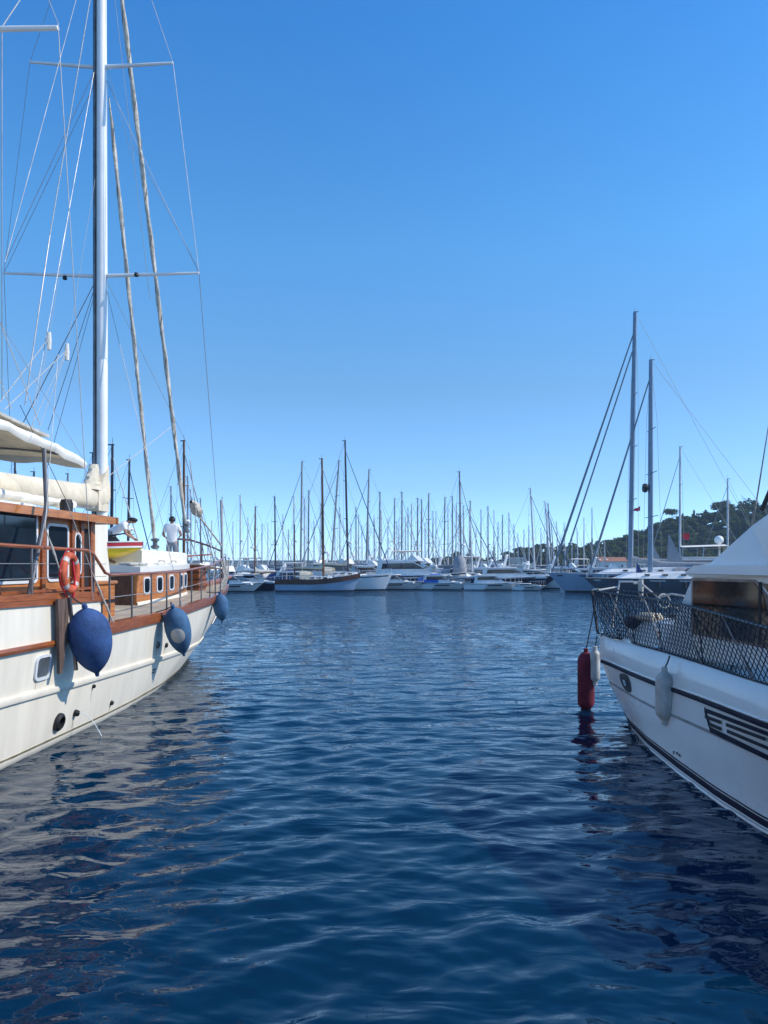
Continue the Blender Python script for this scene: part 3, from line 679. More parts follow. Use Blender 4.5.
for i in range(20):
    t = i / 19; a = rng.uniform(-.012, .012); rows.append([(.20 * math.cos(q) * (1 - .45 * t) + a, 8.80 + .15 * t + (.34 + .02 * math.sin(5 * q + i)) * math.sin(q) * (1 - .65 * t) + a, 5.15 + .68 * t) for q in np.linspace(0, 2 * math.pi, 11)[:-1]])
mb.grid(rows, True); mb.add(rows[-1], [tuple(range(10))]); mb.build('sail_head_bundle', M_canvas, boom)
mb = MB(); mb.prism([(9.42, 5.85), (9.42, 4.62), (8.85, 4.62), (8.85, 5.15)], 0, -.18, .18); mb.build('cover_collar', M_canvas, boom, smooth=False)
# furled headsails
M_sheet = mat('brown_wrapped_sheet', (.22, .19, .16), .8, var=.2, scale=8)
def furled(name, a, b_, r, seed, parent=g):
    a = Vector(a); b_ = Vector(b_); L_ = (b_ - a).length; n = int(L_ / .16); d = (b_ - a).normalized(); s1 = d.orthogonal().normalized(); s2 = d.cross(s1); rows = []
    for i in range(n + 1):
        t = i / n; env = r * min(1, .35 + 6 * t) * min(1, .5 + 12 * (1 - t)); row = []
        for k in range(10):
            th = 2 * math.pi * k / 10; rr = env * (1 + .17 * math.cos(2 * th + i * .55 + seed) + .08 * math.sin(3 * th - i * .9))
            row.append(a + d * (L_ * t) + (s1 * math.cos(th) + s2 * math.sin(th)) * rr)
        rows.append(row)
    m = MB(); m.grid(rows, True); o = m.build(name, M_sail, parent)
    m = MB(); m.tube([a + d * (L_ * t) + (s1 * math.cos(t * L_ * 5.2) + s2 * math.sin(t * L_ * 5.2)) * r * .93 for t in np.linspace(.02, .97, int(L_ * 9))], r * .22, 4); m.build('wrapped_sheet', M_dsteel if False else M_sheet, o)
    m = MB(); m.lathe([(.05, -.1), (.13, -.06), (.13, 0), (.07, .03), (.07, .14), (.13, .17), (.13, .22), (.04, .25)], b_ , 12); m.build('furling_drum', M_dsteel, o)
    return o
f1b = G.on(186, 530, 0, 0); f1m = G.on(122, 0, 0, 0); d = (f1m - f1b); f1t = f1b + d * (1 + .28)
furled('furled_jib', f1t, f1b, .062, 0)
f2b = G.on(155, 546, 0, 0); f2t = G.on(109, 98, 0, 0); furled('furled_staysail', f2t, f2b, .053, 2)
lines = MB(); 
def line(a, b_, r=.008, m=None, sag=0.0, name='stay'):
    m = m or M_wire; a = Vector(a); b_ = Vector(b_); q = MB()
    pts = [a, b_] if not sag else [a + (b_ - a) * t - Vector((0, 0, sag * 4 * t * (1 - t))) for t in np.linspace(0, 1, 9)]
    q.tube(pts, r, 5); return q.build(name, m, g)
line(f1b, (0, 17.6, 2.6), .02); line(f2b, (0, 13.6, 3.3), .02)
tipS, tipP, tip2S, tip2P = tips[(zs1, 1)], tips[(zs1, -1)], tips[(zs2, 1)], tips[(zs2, -1)]
top = Vector((0, MY, 22.2))
for a, b_ in ((top, tip2S), (tip2S, tipS), (top, tip2P), (tip2P, tipP), (tipP, (-2.4, MY, 2.2)), ((.1, MY, zs1 - .2), (2.42, 8.9, 2.1)), ((-.1, MY, zs1 - .2), (-2.4, MY - .3, 2.2)), ((.1, MY, zs2 - .3), tipS), ((-.1, MY, zs2 - .3), tipP)):
    line(a, b_, .008, name='shroud')
p = G.on(221, 556, 0, .9); line(tipS, p, .009, name='flag_halyard')
mtop = Vector((0, 3, 18.8)); mS = Vector((G.on(58, 28, 1, 3.0).x, 3.0, zm))
line(mtop, mS, .007, name='shroud'); line(mS, G.on(93, 600, 0, 2.8), .008, name='shroud')
line(mtop, (-mS.x, 3, zm), .009, name='shroud'); line((-mS.x, 3, zm), (-2.7, 3.2, 2.7), .009, name='shroud')
# thin lines seen against the sky between the masts: (point, point) on planes of the boat
for (u0, v0, u1, v1, x_, r, m, nm) in (
    (76, 0, 5, 262, -.1, .008, M_wire, 'topping_lift'), (90, 0, 50, 235, .2, .011, M_rope, 'halyard'), (50, 235, 25, 405, .2, .011, M_dsteel, 'halyard'),
    (20, 0, 0, 30, .3, .010, M_rope, 'halyard'), (94, 72, 5, 262, -.15, .007, M_dsteel, 'topping_lift'), (94, 72, 34, 405, 0.0, .006, M_dsteel, 'topping_lift'),
    (2, 28, 2, 400, .5, .008, M_dsteel, 'halyard'), (94, 284, 22, 425, -.1, .010, M_drope, 'topping_lift'), (94, 290, 48, 430, -.2, .008, M_drope, 'topping_lift'),
    (49, 338, 0, 402, .1, .009, M_rope, 'lazy_jack'), (49, 338, 30, 440, .2, .006, M_rope, 'lazy_jack'), (67, 350, 4, 410, .1, .009, M_rope, 'lazy_jack'), (67, 350, 35, 440, .1, .006, M_rope, 'lazy_jack'),
    (67, 350, 25, 440, .1, .006, M_rope, 'lazy_jack'), (0, 322, 40, 425, .3, .009, M_rope, 'lazy_jack'), (0, 380, 12, 410, .3, .009, M_rope, 'lazy_jack'),
    (49, 338, 68, 220, 0, .004, M_rope, 'lazy_jack'), (67, 350, 95, 180, 0, .004, M_rope, 'lazy_jack'), (108, 70, 133, 162, .2, .005, M_wire, 'halyard'), (133, 145, 197, 266, .3, .006, M_wire, 'shroud'),
    (108, 284, 190, 450, .1, .006, M_wire, 'halyard'), (115, 0, 150, 300, .1, .007, M_wire, 'halyard'), (109, 476, 171, 427, .1, .010, M_rope, 'flag_line')):
    line(G.on(u0, v0, 0, x_), G.on(u1, v1, 0, x_), r, m, name=nm)
for u, v in ((49, 341), (67, 352)):
    c = G.on(u, v, 0, .1); q = MB(); q.tube([c + Vector((0, 0, .2)), c, c - Vector((0, 0, .2))], [.045, .06, .045], 8); q.build('rigging_block', M_canvasw, g)
# turnbuckles / shroud ends by the rail
def turn(u0, v0, u1, v1, x_, r=.022):
    a = G.on(u0, v0, 0, x_); b_ = G.on(u1, v1, 0, x_); q = MB(); n = 8
    pts = [a + (b_ - a) * (i / n) for i in range(n + 1)]; q.tube(pts, [r * .4, r * .4, r, r, r * .5, r, r, r * .5, r * .8], 7); q.build('turnbuckle', M_rope, g)
turn(45, 527, 70, 600, 2.86); turn(92, 572, 113, 622, 2.78); line(G.on(45, 527, 0, 2.86), mS + Vector((0, 0, -6)), .006); line(G.on(92, 572, 0, 2.78), G.on(66, 500, 0, 2.5), .008)
line(G.on(66, 500, 0, 2.5), G.on(20, 405, 0, 1.8), .006, M_drope); line(G.on(0, 322, 0, .8), G.on(90, 470, 0, 1.5), .005)
q = MB(); q.tube([G.on(173, 625, 0, 2.6), G.on(171, 602, 0, 2.5)], .02, 5); q.build('fender_line', M_drope, g)
# bundle by the furler drums
c = G.on(196, 510, 0, .0); q = MB()
rows = []
for i in range(9):
    t = i / 8; rr = .20 * math.sin(math.pi * (t * .9 + .05)) ** .7
    rows.append([(c.x + rr * math.cos(a) * (1 + .25 * rng.uniform(-1, 1)), c.y - .5 + 1.0 * t, c.z + .25 - .4 * t + rr * math.sin(a) * (1 + .25 * rng.uniform(-1, 1))) for a in np.linspace(0, 6.283, 9)[:-1]])
q.grid(rows, True); q.build('sail_bundle', M_sail, g)
line(G.on(196, 512, 0, 0), G.on(221, 545, 0, 0), .035, M_rope, name='bow_spar'); line(G.on(221, 500, 0, 0), G.on(223, 596, 0, 0), .045, M_wire, name='bow_post')
for u0, v0, u1, v1 in ((190, 460, 196, 512), (196, 512, 194, 560), (212, 520, 210, 575), (204, 560, 216, 600), (216, 545, 212, 600)): line(G.on(u0, v0, 0, .2), G.on(u1, v1, 0, .2), .018, M_rope)
# loose mooring ropes coiled down over the bow rail
q = MB(); 
for k in range(5): q.tube([(1.35 + .03 * k, 15.2 + .12 * k, 3.35), (1.42, 15.3 + .1 * k, 2.8), (1.3, 15.1 + .15 * k, 2.35)], .022, 5)
q.build('mooring_rope', M_rope, g)

# ------------------------------------------------------------------ bimini over the aft deck
bz = lambda x, y: 5.58 - .085 * (y - 1.7) + .20 * (1 - (x / 2.12) ** 2) - (.06 * max(0, y - 3.4) ** 1.5)
mb = MB(); ny, nx = 34, 21; topg = []; 
for i in range(ny):
    y = -4 + 8.45 * i / (ny - 1); topg.append([Vector((2.12 * (2 * j / (nx - 1) - 1), y + .12 * (1 - abs(2 * j / (nx - 1) - 1)), bz(2.12 * (2 * j / (nx - 1) - 1), y) + .012 * math.sin(i * 2.2 + j))) for j in range(nx)])
mb.grid(topg); under = [[p - Vector((0, 0, .04)) for p in r] for r in topg]; mb.grid(under)
bim = mb.build('bimini', M_canvas, g)
# valance: scalloped edge
mb = MB()
edge = [r[-1] for r in topg] + list(reversed(topg[-1][:-1])); 
rows = []
for k, p in enumerate(edge):
    dz = .16 + .02 * math.sin(k * 1.3); o_ = Vector((.04 if k < ny else 0, .04 if k >= ny else 0, 0))
    rows.append([p + Vector((0, 0, .02)), p + o_ + Vector((0, 0, -.04)), p + o_ - Vector((0, 0, dz * .6)), p - Vector((0, 0, dz))])
mb.grid(rows)
edgeL = [r[0] for r in topg]; mb.grid([[p + Vector((0, 0, .05)), p - Vector((0.03, 0, .1)), p - Vector((0, 0, .2))] for p in edgeL]); mb.build('valance', M_canvasw, bim)
mb = MB(); mb.box((1.45, .3, bz(1.45, .3) + .16), (.9, 6.6, .05), rot=Matrix.Rotation(R_(6), 3, 'Y') @ Matrix.Rotation(R_(-4.9), 3, 'X')); mb.build('solar_panel', M_whitef, bim, smooth=False)
q = MB(); pa = G.on(44, 449, 0, 2.2); q.tube([pa, (2.45, pa.y - .35, 4.2), (2.66, G.on(31, 598, 0, 2.7).y, 2.7)], .04, 8)
q.build('bimini_pole', M_dsteel, bim)
for a_, b_ in (((-pa.x, pa.y, pa.z), (-2.66, pa.y - .5, 2.7)), ((2.1, -3, 5.5), (2.66, -3, 2.7)), ((-2.1, -3, 5.5), (-2.66, -3, 2.7))): q = MB(); q.tube([a_, b_], .035, 8); q.build('bimini_pole', M_dsteel, bim)
q = MB()
for y in (-2, 1, 3.9): q.tube([(x, y, bz(x, y) - .07) for x in np.linspace(-2.05, 2.05, 13)], .022, 6)
q.build('bimini_bow', M_dsteel, bim)

# ------------------------------------------------------------------ things carried by the gulet
def place(t, Fr, p): t.location = Fr.w(p); return t
def fender(label, p, r, h, m, tilt, hang, Fr=G, patch=None, shape='ovoid', cat='fender', line_m=M_drope, hull=None, azt=0.0):
    t = thing('fender', label, cat, Fr.w(p), Fr.rz)
    t.rotation_euler = (R_(tilt), R_(azt), Fr.rz)
    if shape == 'ovoid': prof = [(.03, -h / 2 - .07), (.04, -h / 2 - .03)] + [(r * max(.12, (1 - abs(-.985 + 1.97 * k / 20 - .12) ** (2.9 if -.985 + 1.97 * k / 20 > .12 else 2.1) / (.865 ** 2.9 if -.985 + 1.97 * k / 20 > .12 else 1.105 ** 2.1)) ** .70 if abs((-.985 + 1.97 * k / 20 - .12) / (.87 if -.985 + 1.97 * k / 20 > .12 else 1.11)) < 1 else .12), -h / 2 + h * k / 20) for k in range(0, 21)] + [(.05, h / 2 + .03), (.04, h / 2 + .08)]
    else: prof = [(.025, -h / 2 - .08), (.05, -h / 2 - .07), (.05, -h / 2), (r * .55, -h / 2 + .03), (r * .9, -h / 2 + r * .6), (r, -h / 2 + r), (r, 0), (r, h / 2 - r), (r * .9, h / 2 - r * .6), (r * .55, h / 2 - .03), (.05, h / 2), (.05, h / 2 + .07), (.025, h / 2 + .08)]
    b = MB(); b.lathe(prof, (0, 0, 0), 28); b.build('fender_body', m, t)
    if patch:
        a0, z0, pw, ph = patch; rows = []
        for i in range(9):
            v_ = -1 + 2 * i / 8; row = []
            for j in range(13):
                w_ = math.sqrt(max(0, 1 - v_ * v_)); s_ = (-1 + 2 * j / 12) * w_
                zz = z0 + ph * v_; rr = interp(zz, [q[1] for q in prof], [q[0] for q in prof]) + .006; a = a0 + s_ * pw / rr
                row.append((rr * math.cos(a), rr * math.sin(a), zz))
            rows.append(row)
        b = MB(); b.grid(rows); b.build('patch', M_whitef, t)
    Mi = Matrix.LocRotScale(t.location, t.rotation_euler, None).inverted()
    b = MB(); e = Mi @ Vector(Fr.w(hang)); b.tube([(0, 0, h / 2 + .05), Vector((0, 0, h / 2 + .05)) * .5 + e * .5 + Vector((0, 0, -.02)), e], .014, 6); b.build('hanging_rope', line_m, t)
    return t
def gpos(u, v, x): p = G.on(u, v, 0, x); return p
p = gpos(91, 641, 3.16); fender('big dark blue fender hanging nearest on the cream hull', p, .36, 1.24, M_bluef, 20, (2.84, p.y - .3, 2.75))
p = gpos(178.5, 631, 2.86); fender('faded blue fender with a white worn patch amidships on the cream hull', p, .30, 1.32, M_bluef2, 30, (2.50, p.y - .5, 2.1), patch=(R_(-72), .05, .17, .22))
p = gpos(221, 607.5, 2.02); fender('smallest blue fender hanging at the bow of the cream hull', p, .24, .88, M_bluef2, 14, (1.62, p.y - .2, 2.35))
# lifebuoy
p = G.on(69.5, 573, 0, 2.83)
lb = thing('lifebuoy', 'orange lifebuoy with white bands hung on the red rail by the wheelhouse door', 'lifebuoy', G.w(p), G.rz + R_(8))
rot = Matrix.Rotation(R_(90), 3, 'Y')
b = MB(); b.torus((0, 0, 0), .30, .072, rot, 32, 10); rg = b.build('ring', M_orange, lb)
b = MB()
for a in (45, 135, 225, 315): b = MB(); b.torus((0, 0, 0), .30, .075, rot, 4, 10, R_(a - 8), R_(a + 8)); b.build('reflective_band', M_whitef, rg)
b = MB()
for k in range(4):
    a0 = R_(45 + 90 * k); b.tube([(.0, .385 * math.cos(a0 + t) * (1 + .10 * math.sin(t * 2)), .385 * math.sin(a0 + t) * (1 + .10 * math.sin(t * 2))) for t in np.linspace(0, math.pi / 2, 8)], .009, 5)
b.tube([(.02, .1, .2), (.05, .12, -.1), (.03, .1, -.45)], .02, 5); b.build('grab_rope', M_flag, lb)

# jet-ski / dinghy on the cabin roof: red and white deck, yellow hull
dp = G.on(124, 560, 0, .35); dz = 3.22
dg = thing('dinghy', 'small yellow and red dinghy lying on the white roof of the foredeck cabin', 'dinghy', G.w((-.42, 9.72, dz + .36)), G.rz - R_(82))
def dsec(y):  # half breadth of the dinghy, bow forward (+y)
    return interp(y, [-1.3, -1.1, 0, .7, 1.1, 1.35], [.42, .50, .52, .42, .22, 0.01])
ysd = list(np.linspace(-1.3, 1.35, 20))
b = MB(); b.grid([[(-dsec(y), y, .04 + .04 * y), (-dsec(y) * .85, y, -.12 + .11 * max(0, y) ** 2), (0, y, -.25 + .18 * max(0, y) ** 2), (dsec(y) * .85, y, -.12 + .11 * max(0, y) ** 2), (dsec(y), y, .04 + .04 * y)] for y in ysd]); b.add([(-.42, -1.3, .05), (-.36, -1.3, -.12), (0, -1.3, -.27), (.36, -1.3, -.12), (.42, -1.3, .05)], [(0, 1, 2, 3, 4)]); b.build('hull', M_yellow, dg)
for z0, z1, ex, m, nm in ((.04, .09, .03, M_white, 'gunwale'), (.092, .19, .01, M_red, 'side_panel'), (.192, .225, .02, M_white, 'coaming')):
    b = MB(); rows = [[(-dsec(y) - ex, y, z0 + .04 * y), (-dsec(y) - ex, y, z1 + .04 * y), (dsec(y) + ex, y, z1 + .04 * y), (dsec(y) + ex, y, z0 + .04 * y), (-dsec(y) - ex, y, z0 + .04 * y)] for y in ysd]
    b.grid(rows); b.add(rows[0][:4], [(0, 1, 2, 3)]); b.build(nm, m, dg)
b = MB(); b.box((.525, .35, .155), (.03, .36, .05)); b.build('name_plate', M_white, dg, smooth=False)
b = MB(); b.slab([(-.06, .1, .22), (-.06, .75, .22), (-.06, .62, .38), (-.06, .35, .44)], (.12, 0, 0)); b.tube([(0, .35, .40), (0, .85, .48)], .02, 6); b.tube([(-.3, .35, .42), (.3, .35, .42)], .025, 6); b.tube([(0, -.9, .22), (0, -.2, .25), (0, .2, .24)], [.07, .09, .07], 8); b.build('steering_column', M_black, dg)

# ------------------------------------------------------------------ people
def skin(name, nodes, edges, m, parent, sub=2, root=0):
    me = bpy.data.meshes.new(name); me.from_pydata([n[0] for n in nodes], edges, []); me.materials.append(m)
    o = bpy.data.objects.new(name, me); col.objects.link(o)
    sk = o.modifiers.new('skin', 'SKIN'); sk.use_smooth_shade = True
    if not me.skin_vertices: pass
    lay = me.skin_vertices[0].data
    for i, n in enumerate(nodes):
        r = n[1]; lay[i].radius = r if isinstance(r, tuple) else (r, r); lay[i].use_root = (i == root)
    ss = o.modifiers.new('sub', 'SUBSURF'); ss.levels = sub; ss.render_levels = sub
    dg_ = bpy.context.evaluated_depsgraph_get(); m2 = bpy.data.meshes.new_from_object(o.evaluated_get(dg_)); bpy.data.objects.remove(o)
    m2.name = name; m2.materials.clear(); m2.materials.append(m); m2.polygons.foreach_set('use_smooth', [True] * len(m2.polygons))
    o = bpy.data.objects.new(name, m2); col.objects.link(o)
    if parent is not None: o.parent = parent
    return o
def person(label, loc, rz, J, clothes=True, cap=False):
    """J: dict of joints in the person's frame (x right, y facing, z up)"""
    t = thing('person', label, 'person', loc, rz)
    V = {k: Vector(v) for k, v in J.items()}
    N = []; E = []; idx = {}
    def add(k, p, r): idx[k] = len(N); N.append((Vector(p), r))
    def ed(a, b_): E.append((idx[a], idx[b_]))
    add('pel', V['pel'], (.145, .11)); add('waist', V['pel'] * .6 + V['chest'] * .4, (.125, .095)); add('chest', V['chest'], (.15, .11)); add('neck0', V['neck'], .06); add('neck1', V['neck'] * .45 + V['head'] * .55, .052)
    hd = (V['head'] - V['neck']).normalized(); fx = Vector(J.get('face', (0, 1, 0))).normalized()
    add('h0', V['head'] - hd * .02, (.072, .08)); add('h1', V['head'] + hd * .07, (.078, .092)); add('h2', V['head'] + hd * .13, (.055, .065))
    add('jaw', V['head'] - hd * .045 + fx * .055, .04); add('nose', V['head'] + hd * .03 + fx * .105, .014)
    for a, b_ in (('pel', 'waist'), ('waist', 'chest'), ('chest', 'neck0'), ('neck0', 'neck1'), ('neck1', 'h0'), ('h0', 'h1'), ('h1', 'h2'), ('h0', 'jaw'), ('h1', 'nose')): ed(a, b_)
    for s_ in 'lr':
        add('sh' + s_, V['sh' + s_], .062); add('el' + s_, V['el' + s_], .043); add('wr' + s_, V['wr' + s_], .028)
        dv = (V['wr' + s_] - V['el' + s_]).normalized(); add('palm' + s_, V['wr' + s_] + dv * .07, (.038, .022))
        ed('chest', 'sh' + s_); ed('sh' + s_, 'el' + s_); ed('el' + s_, 'wr' + s_); ed('wr' + s_, 'palm' + s_)
        sx = dv.orthogonal().normalized()
        for f_ in range(4):
            o_ = sx * (.024 * (f_ - 1.5)); L_ = (.07, .085, .08, .062)[f_]
            add('f%d%s' % (f_, s_), V['wr' + s_] + dv * .10 + o_, .0095); add('g%d%s' % (f_, s_), V['wr' + s_] + dv * (.10 + L_) + o_ + dv.cross(sx) * .02, .008); ed('palm' + s_, 'f%d%s' % (f_, s_)); ed('f%d%s' % (f_, s_), 'g%d%s' % (f_, s_))
        add('th' + s_, V['wr' + s_] + dv * .06 + sx * .055, .011); ed('palm' + s_, 'th' + s_)
        add('hip' + s_, V['hip' + s_], .088); add('kn' + s_, V['kn' + s_], .06); add('cf' + s_, V['kn' + s_] * .65 + V['an' + s_] * .35 , .055); add('an' + s_, V['an' + s_], .038)
        add('toe' + s_, V['an' + s_] + Vector((0, .17, -.055)), (.042, .03)); ed('pel', 'hip' + s_); ed('hip' + s_, 'kn' + s_); ed('kn' + s_, 'cf' + s_); ed('cf' + s_, 'an' + s_); ed('an' + s_, 'toe' + s_)
    skin('body', N, E, M_skin, t)
    # shirt
    N2 = [(V['pel'] * 1.0 - (V['chest'] - V['pel']).normalized() * .13, (.185, .15)), (V['pel'] * .55 + V['chest'] * .45, (.155, .12)), (V['chest'], (.19, .15)), (V['neck'] * .92 + V['chest'] * .08, (.10, .095))]
    E2 = [(0, 1), (1, 2), (2, 3)]
    for s_ in 'lr':
        k = len(N2); N2 += [(V['sh' + s_], .083), (V['sh' + s_] * .35 + V['el' + s_] * .65, .072)]; E2 += [(2, k), (k, k + 1)]
    skin('shirt', N2, E2, M_shirt, t)
    N3 = [(V['pel'] * .75 + V['chest'] * .25, (.15, .12)), (V['pel'], (.155, .125))]; E3 = [(0, 1)]
    for s_ in 'lr':
        k = len(N3); N3 += [(V['hip' + s_], .108), (V['kn' + s_] * .8 + V['hip' + s_] * .2, .088)]; E3 += [(1, k), (k, k + 1)]
    skin('shorts', N3, E3, M_short, t, root=1)
    b = MB(); n = 16; rows = []
    side = hd.cross(fx).normalized(); c = V['head'] + hd * .045 - fx * .022
    for i in range(9):
        th_ = math.pi * .66 * i / 8; row = []
        for j in range(n):
            ph = 2 * math.pi * j / n; lim = th_ * (1 - .32 * max(0, math.cos(ph)))
            row.append(c + hd * (.125 * math.cos(lim)) + (fx * math.cos(ph) * .105 + side * math.sin(ph) * .100) * math.sin(lim) * (1 + .03 * math.sin(7 * ph + i)))
        rows.append(row)
    b.grid(rows, True); b.build('hair', M_hair, t)
    return t
p1 = G.on(172, 552, 0, -.2); loc = G.w((-.75, 13.6, 3.25))
ray = at(172, 517, 24.3); loc = Vector((ray.x, 24.3, 3.02))
person('person in white T-shirt and grey shorts standing with back turned by the bow stays', loc, R_(8), dict(
    pel=(0, 0, .93), chest=(0, -.01, 1.28), neck=(0, 0, 1.47), head=(0, .03, 1.57), shl=(-.19, 0, 1.41), shr=(.19, 0, 1.41), ell=(-.27, -.02, 1.12), elr=(.28, -.02, 1.13), wrl=(-.20, .20, 1.05), wrr=(.22, .20, 1.10),
    hipl=(-.09, 0, .88), hipr=(.09, 0, .88), knl=(-.11, .02, .48), knr=(.11, .02, .48), anl=(-.12, 0, .08), anr=(.12, 0, .08)))
ray = at(111, 545, 21.4); loc = Vector((ray.x, 21.4, 3.24))
person('person in white T-shirt bending forward over the yellow and red dinghy', loc, R_(-85), dict(
    pel=(0, 0, .86), chest=(0, .30, 1.03), neck=(0, .46, 1.16), head=(0, .555, 1.19), shl=(-.18, .40, 1.08), shr=(.18, .40, 1.08), ell=(-.22, .46, .82), elr=(.22, .46, .82), wrl=(-.16, .62, .68), wrr=(.16, .64, .70),
    hipl=(-.09, -.02, .82), hipr=(.09, -.02, .82), knl=(-.11, .06, .45), knr=(.11, .08, .45), anl=(-.12, -.02, .08), anr=(.12, 0, .08), face=(0, .8, -.6)))
# thin stream of water pumped out of the hull
a = GH.pt(3.35, .46, 1, .08); pts = [a + Vector((.38 * t, .16 * t, .0 - .50 * t * t)) for t in np.linspace(0, 1, 8)]
b = MB(); b.tube([G.w(p) for p in pts], [.005, .006, .006, .007, .007, .008, .009, .011], 6)
M_spray = mat('water_spray', (.75, .8, .82), .2, var=.05)
o = b.build('water_jet', M_spray); tag(o, 'thin jet of water running from the cream hull into the sea', 'water jet')
# ================================================================== the white motor yacht on the right
Rf = Frame(5.1, 15.5, -15)
RH = Hull(([0, .73, 2.23, 3.74, 5.14, 6.26, 9.25, 13, 18], [0, .43, 1.06, 1.56, 1.96, 2.19, 2.45, 2.5, 2.5]),
          ([0, .25, .6, 2.1, 3.36, 4.3, 5.5, 6.7, 7.6, 10, 14, 18], [0, .05, .13, .58, .92, 1.21, 1.61, 2.02, 2.33, 2.78, 2.80, 2.6]),
          ([-.4, 0, .14, .55, 1.13, 1.7, 2.0], [-.6, .22, .45, .92, 1.36, 1.50, 1.5]), -14.0, 1.15, 0.75)
def rtop(y): return interp(y, [-14, -6.3, -5.2, -3.4, -2.3, -1, .76, 1.5], [1.85, 1.76, 1.73, 1.70, 1.68, 1.66, 1.63, 1.70])
def rrub(y): return interp(y, [-14, -6.3, -4, -2, 1.4], [1.45, 1.36, 1.26, 1.16, 1.12])
y_ = thing('motor_yacht', 'large white motor yacht with netted bow rail filling the right side', 'motor yacht', Rf.o, Rf.rz)
mb = MB(); RH.loft(mb, [lambda y: -.4, lambda y: -.1, lambda y: 0., lambda y: .05, lambda y: .1, lambda y: .17, lambda y: .25, lambda y: .36, lambda y: .5, lambda y: .62, lambda y: .75, lambda y: .95, lambda y: rrub(y)], 70)
M_white2 = mat('gelcoat_cool_white', (0.82, 0.81, 0.76), 0.25, var=0.03, scale=0.6, coat=0.3)
mb.build('hull', M_white2, y_)
mb = MB()
for sd_ in (1, -1):
    rows = []
    for i in range(61):
        t = (i / 60) ** 1.6; ye = 1.42; y = ye - t * (ye + 14)
        x = 0.0 if i == 0 else RH.hb(y, rrub(y)); xt = max(0, x - .02 - .05 * min(1, x)) ; zr = rrub(y); zt = rtop(y)
        rows.append([(sd_ * x, y, zr), (sd_ * (x + .01 * min(1, i)), y, zr + (zt - zr) * .3), (sd_ * xt, y, zt - .05), (sd_ * max(0, xt - .05), y, zt), (sd_ * max(0, xt - .16), y, zt), (sd_ * max(0, xt - .17), y, zt - .09)])
    mb.grid(rows)
mb.build('bulwark', M_white2, y_)
strake(RH, lambda y: rrub(y) - .055, lambda y: rrub(y) + .012, -13.9, 1.30, .035, 60, M_navy, 'rubbing_strake', y_)
strake(RH, lambda y: rrub(y) + .016, lambda y: rrub(y) + .045, -13.9, 1.30, .022, 60, M_white, 'strake_trim', y_)
strake(RH, lambda y: rrub(y) - .45, lambda y: rrub(y) - .405, -13.9, 1.0, .004, 60, M_grey, 'side_stripe', y_)
for a, b_, m, nm in ((.025, .045, M_white2, 'boot_stripe'), (-.3, .020, M_navy, 'antifouling'), (.05, .125, M_navy, 'antifouling_band'), (.145, .160, M_navy, 'pin_stripe')):
    strake(RH, lambda y, a=a: a + .02, lambda y, b_=b_: b_ + .02, -13.9, .26, .012, 60, m, nm, y_)
# foredeck with camber
mb = MB(); rows = []
for i in range(50):
    y = 1.30 - 13.5 * (i / 49); x = max(.02, RH.hb(y, rrub(y)) - .20); z = rtop(y) - .085
    rows.append([(-x, y, z), (-x * .75, y, z + .02), (-x * .62, y, z + .04 + .22 * min(1, max(0, (.2 - y) / 3))), (0, y, z + .08 + .30 * min(1, max(0, (.2 - y) / 3))), (x * .62, y, z + .04 + .22 * min(1, max(0, (.2 - y) / 3))), (x * .75, y, z + .02), (x, y, z)])
mb.grid(rows); mb.build('foredeck', M_white, y_)
mb = MB(); rows = []
for yy, zz, kx in ((.35, 1.66, .35), (.05, 1.92, .5), (-.5, 2.10, .56), (-1.6, 2.2, .60), (-2.6, 2.24, .60), (-4.0, 2.24, .60)):
    x = RH.hb(yy, rrub(yy)) * kx; zb = rtop(yy) - .1; rows.append([(-x - .12, yy, zb), (-x, yy, zz - .06), (-x * .8, yy, zz), (0, yy, zz + .05), (x * .8, yy, zz), (x, yy, zz - .06), (x + .12, yy, zb)])
mb.grid(rows); mb.add(rows[0], [tuple(range(7))]); cr_ = mb.build('coachroof', M_white, y_)
mb = MB(); mb.box((0, -1.5, 2.27), (.55, .55, .06), bev=.02); mb.build('deck_hatch', M_glassb, cr_)
# hawse port and side grille on the port hull
def plate_on(poly_uv, z_guess, off, name, m, parent, th=.012):
    pts = []
    for (yy, zz) in poly_uv: pts.append(RH.pt(yy, zz, -1, off))
    n = len(pts); out = [p + Vector((-th, 0, 0)) for p in pts]
    b = MB(); b.add(pts + out, [tuple(range(n)), tuple(reversed(range(n, 2 * n)))] + [(i, (i + 1) % n, n + (i + 1) % n, n + i) for i in range(n)]); return b.build(name, m, parent, smooth=False)
def yz(u, v, x): 
    # position along the hull of photo point (u, v): iterate on the port side surface
    for _ in range(12):
        p = Rf.on(u, v, 0, x); x = -RH.hb(p.y, p.z)
    return p.y, p.z
def curvy(pts, m=4):
    out = []; n = len(pts)
    for i in range(n):
        for k in range(m):
            t = k / m; p0, p1, p2, p3 = (Vector(pts[(i + j - 1) % n]) for j in range(4))
            out.append(tuple(.5 * ((2 * p1) + (-p0 + p2) * t + (2 * p0 - 5 * p1 + 4 * p2 - p3) * t * t + (-p0 + 3 * p1 - 3 * p2 + p3) * t ** 3)))
    return out
hp = [yz(u, v, -.8) for u, v in ((620.5, 674), (627, 675), (630.5, 683), (631, 692), (626, 690), (621.5, 682))]
plate_on(curvy(hp), 0, .004, 'hawse_port', M_black, y_)
hp2 = [yz(u, v, -.8) for u, v in ((623.5, 679), (626, 680), (628, 686), (625.5, 686))]
plate_on(hp2, 0, .02, 'hawse_plate', M_steel, y_)
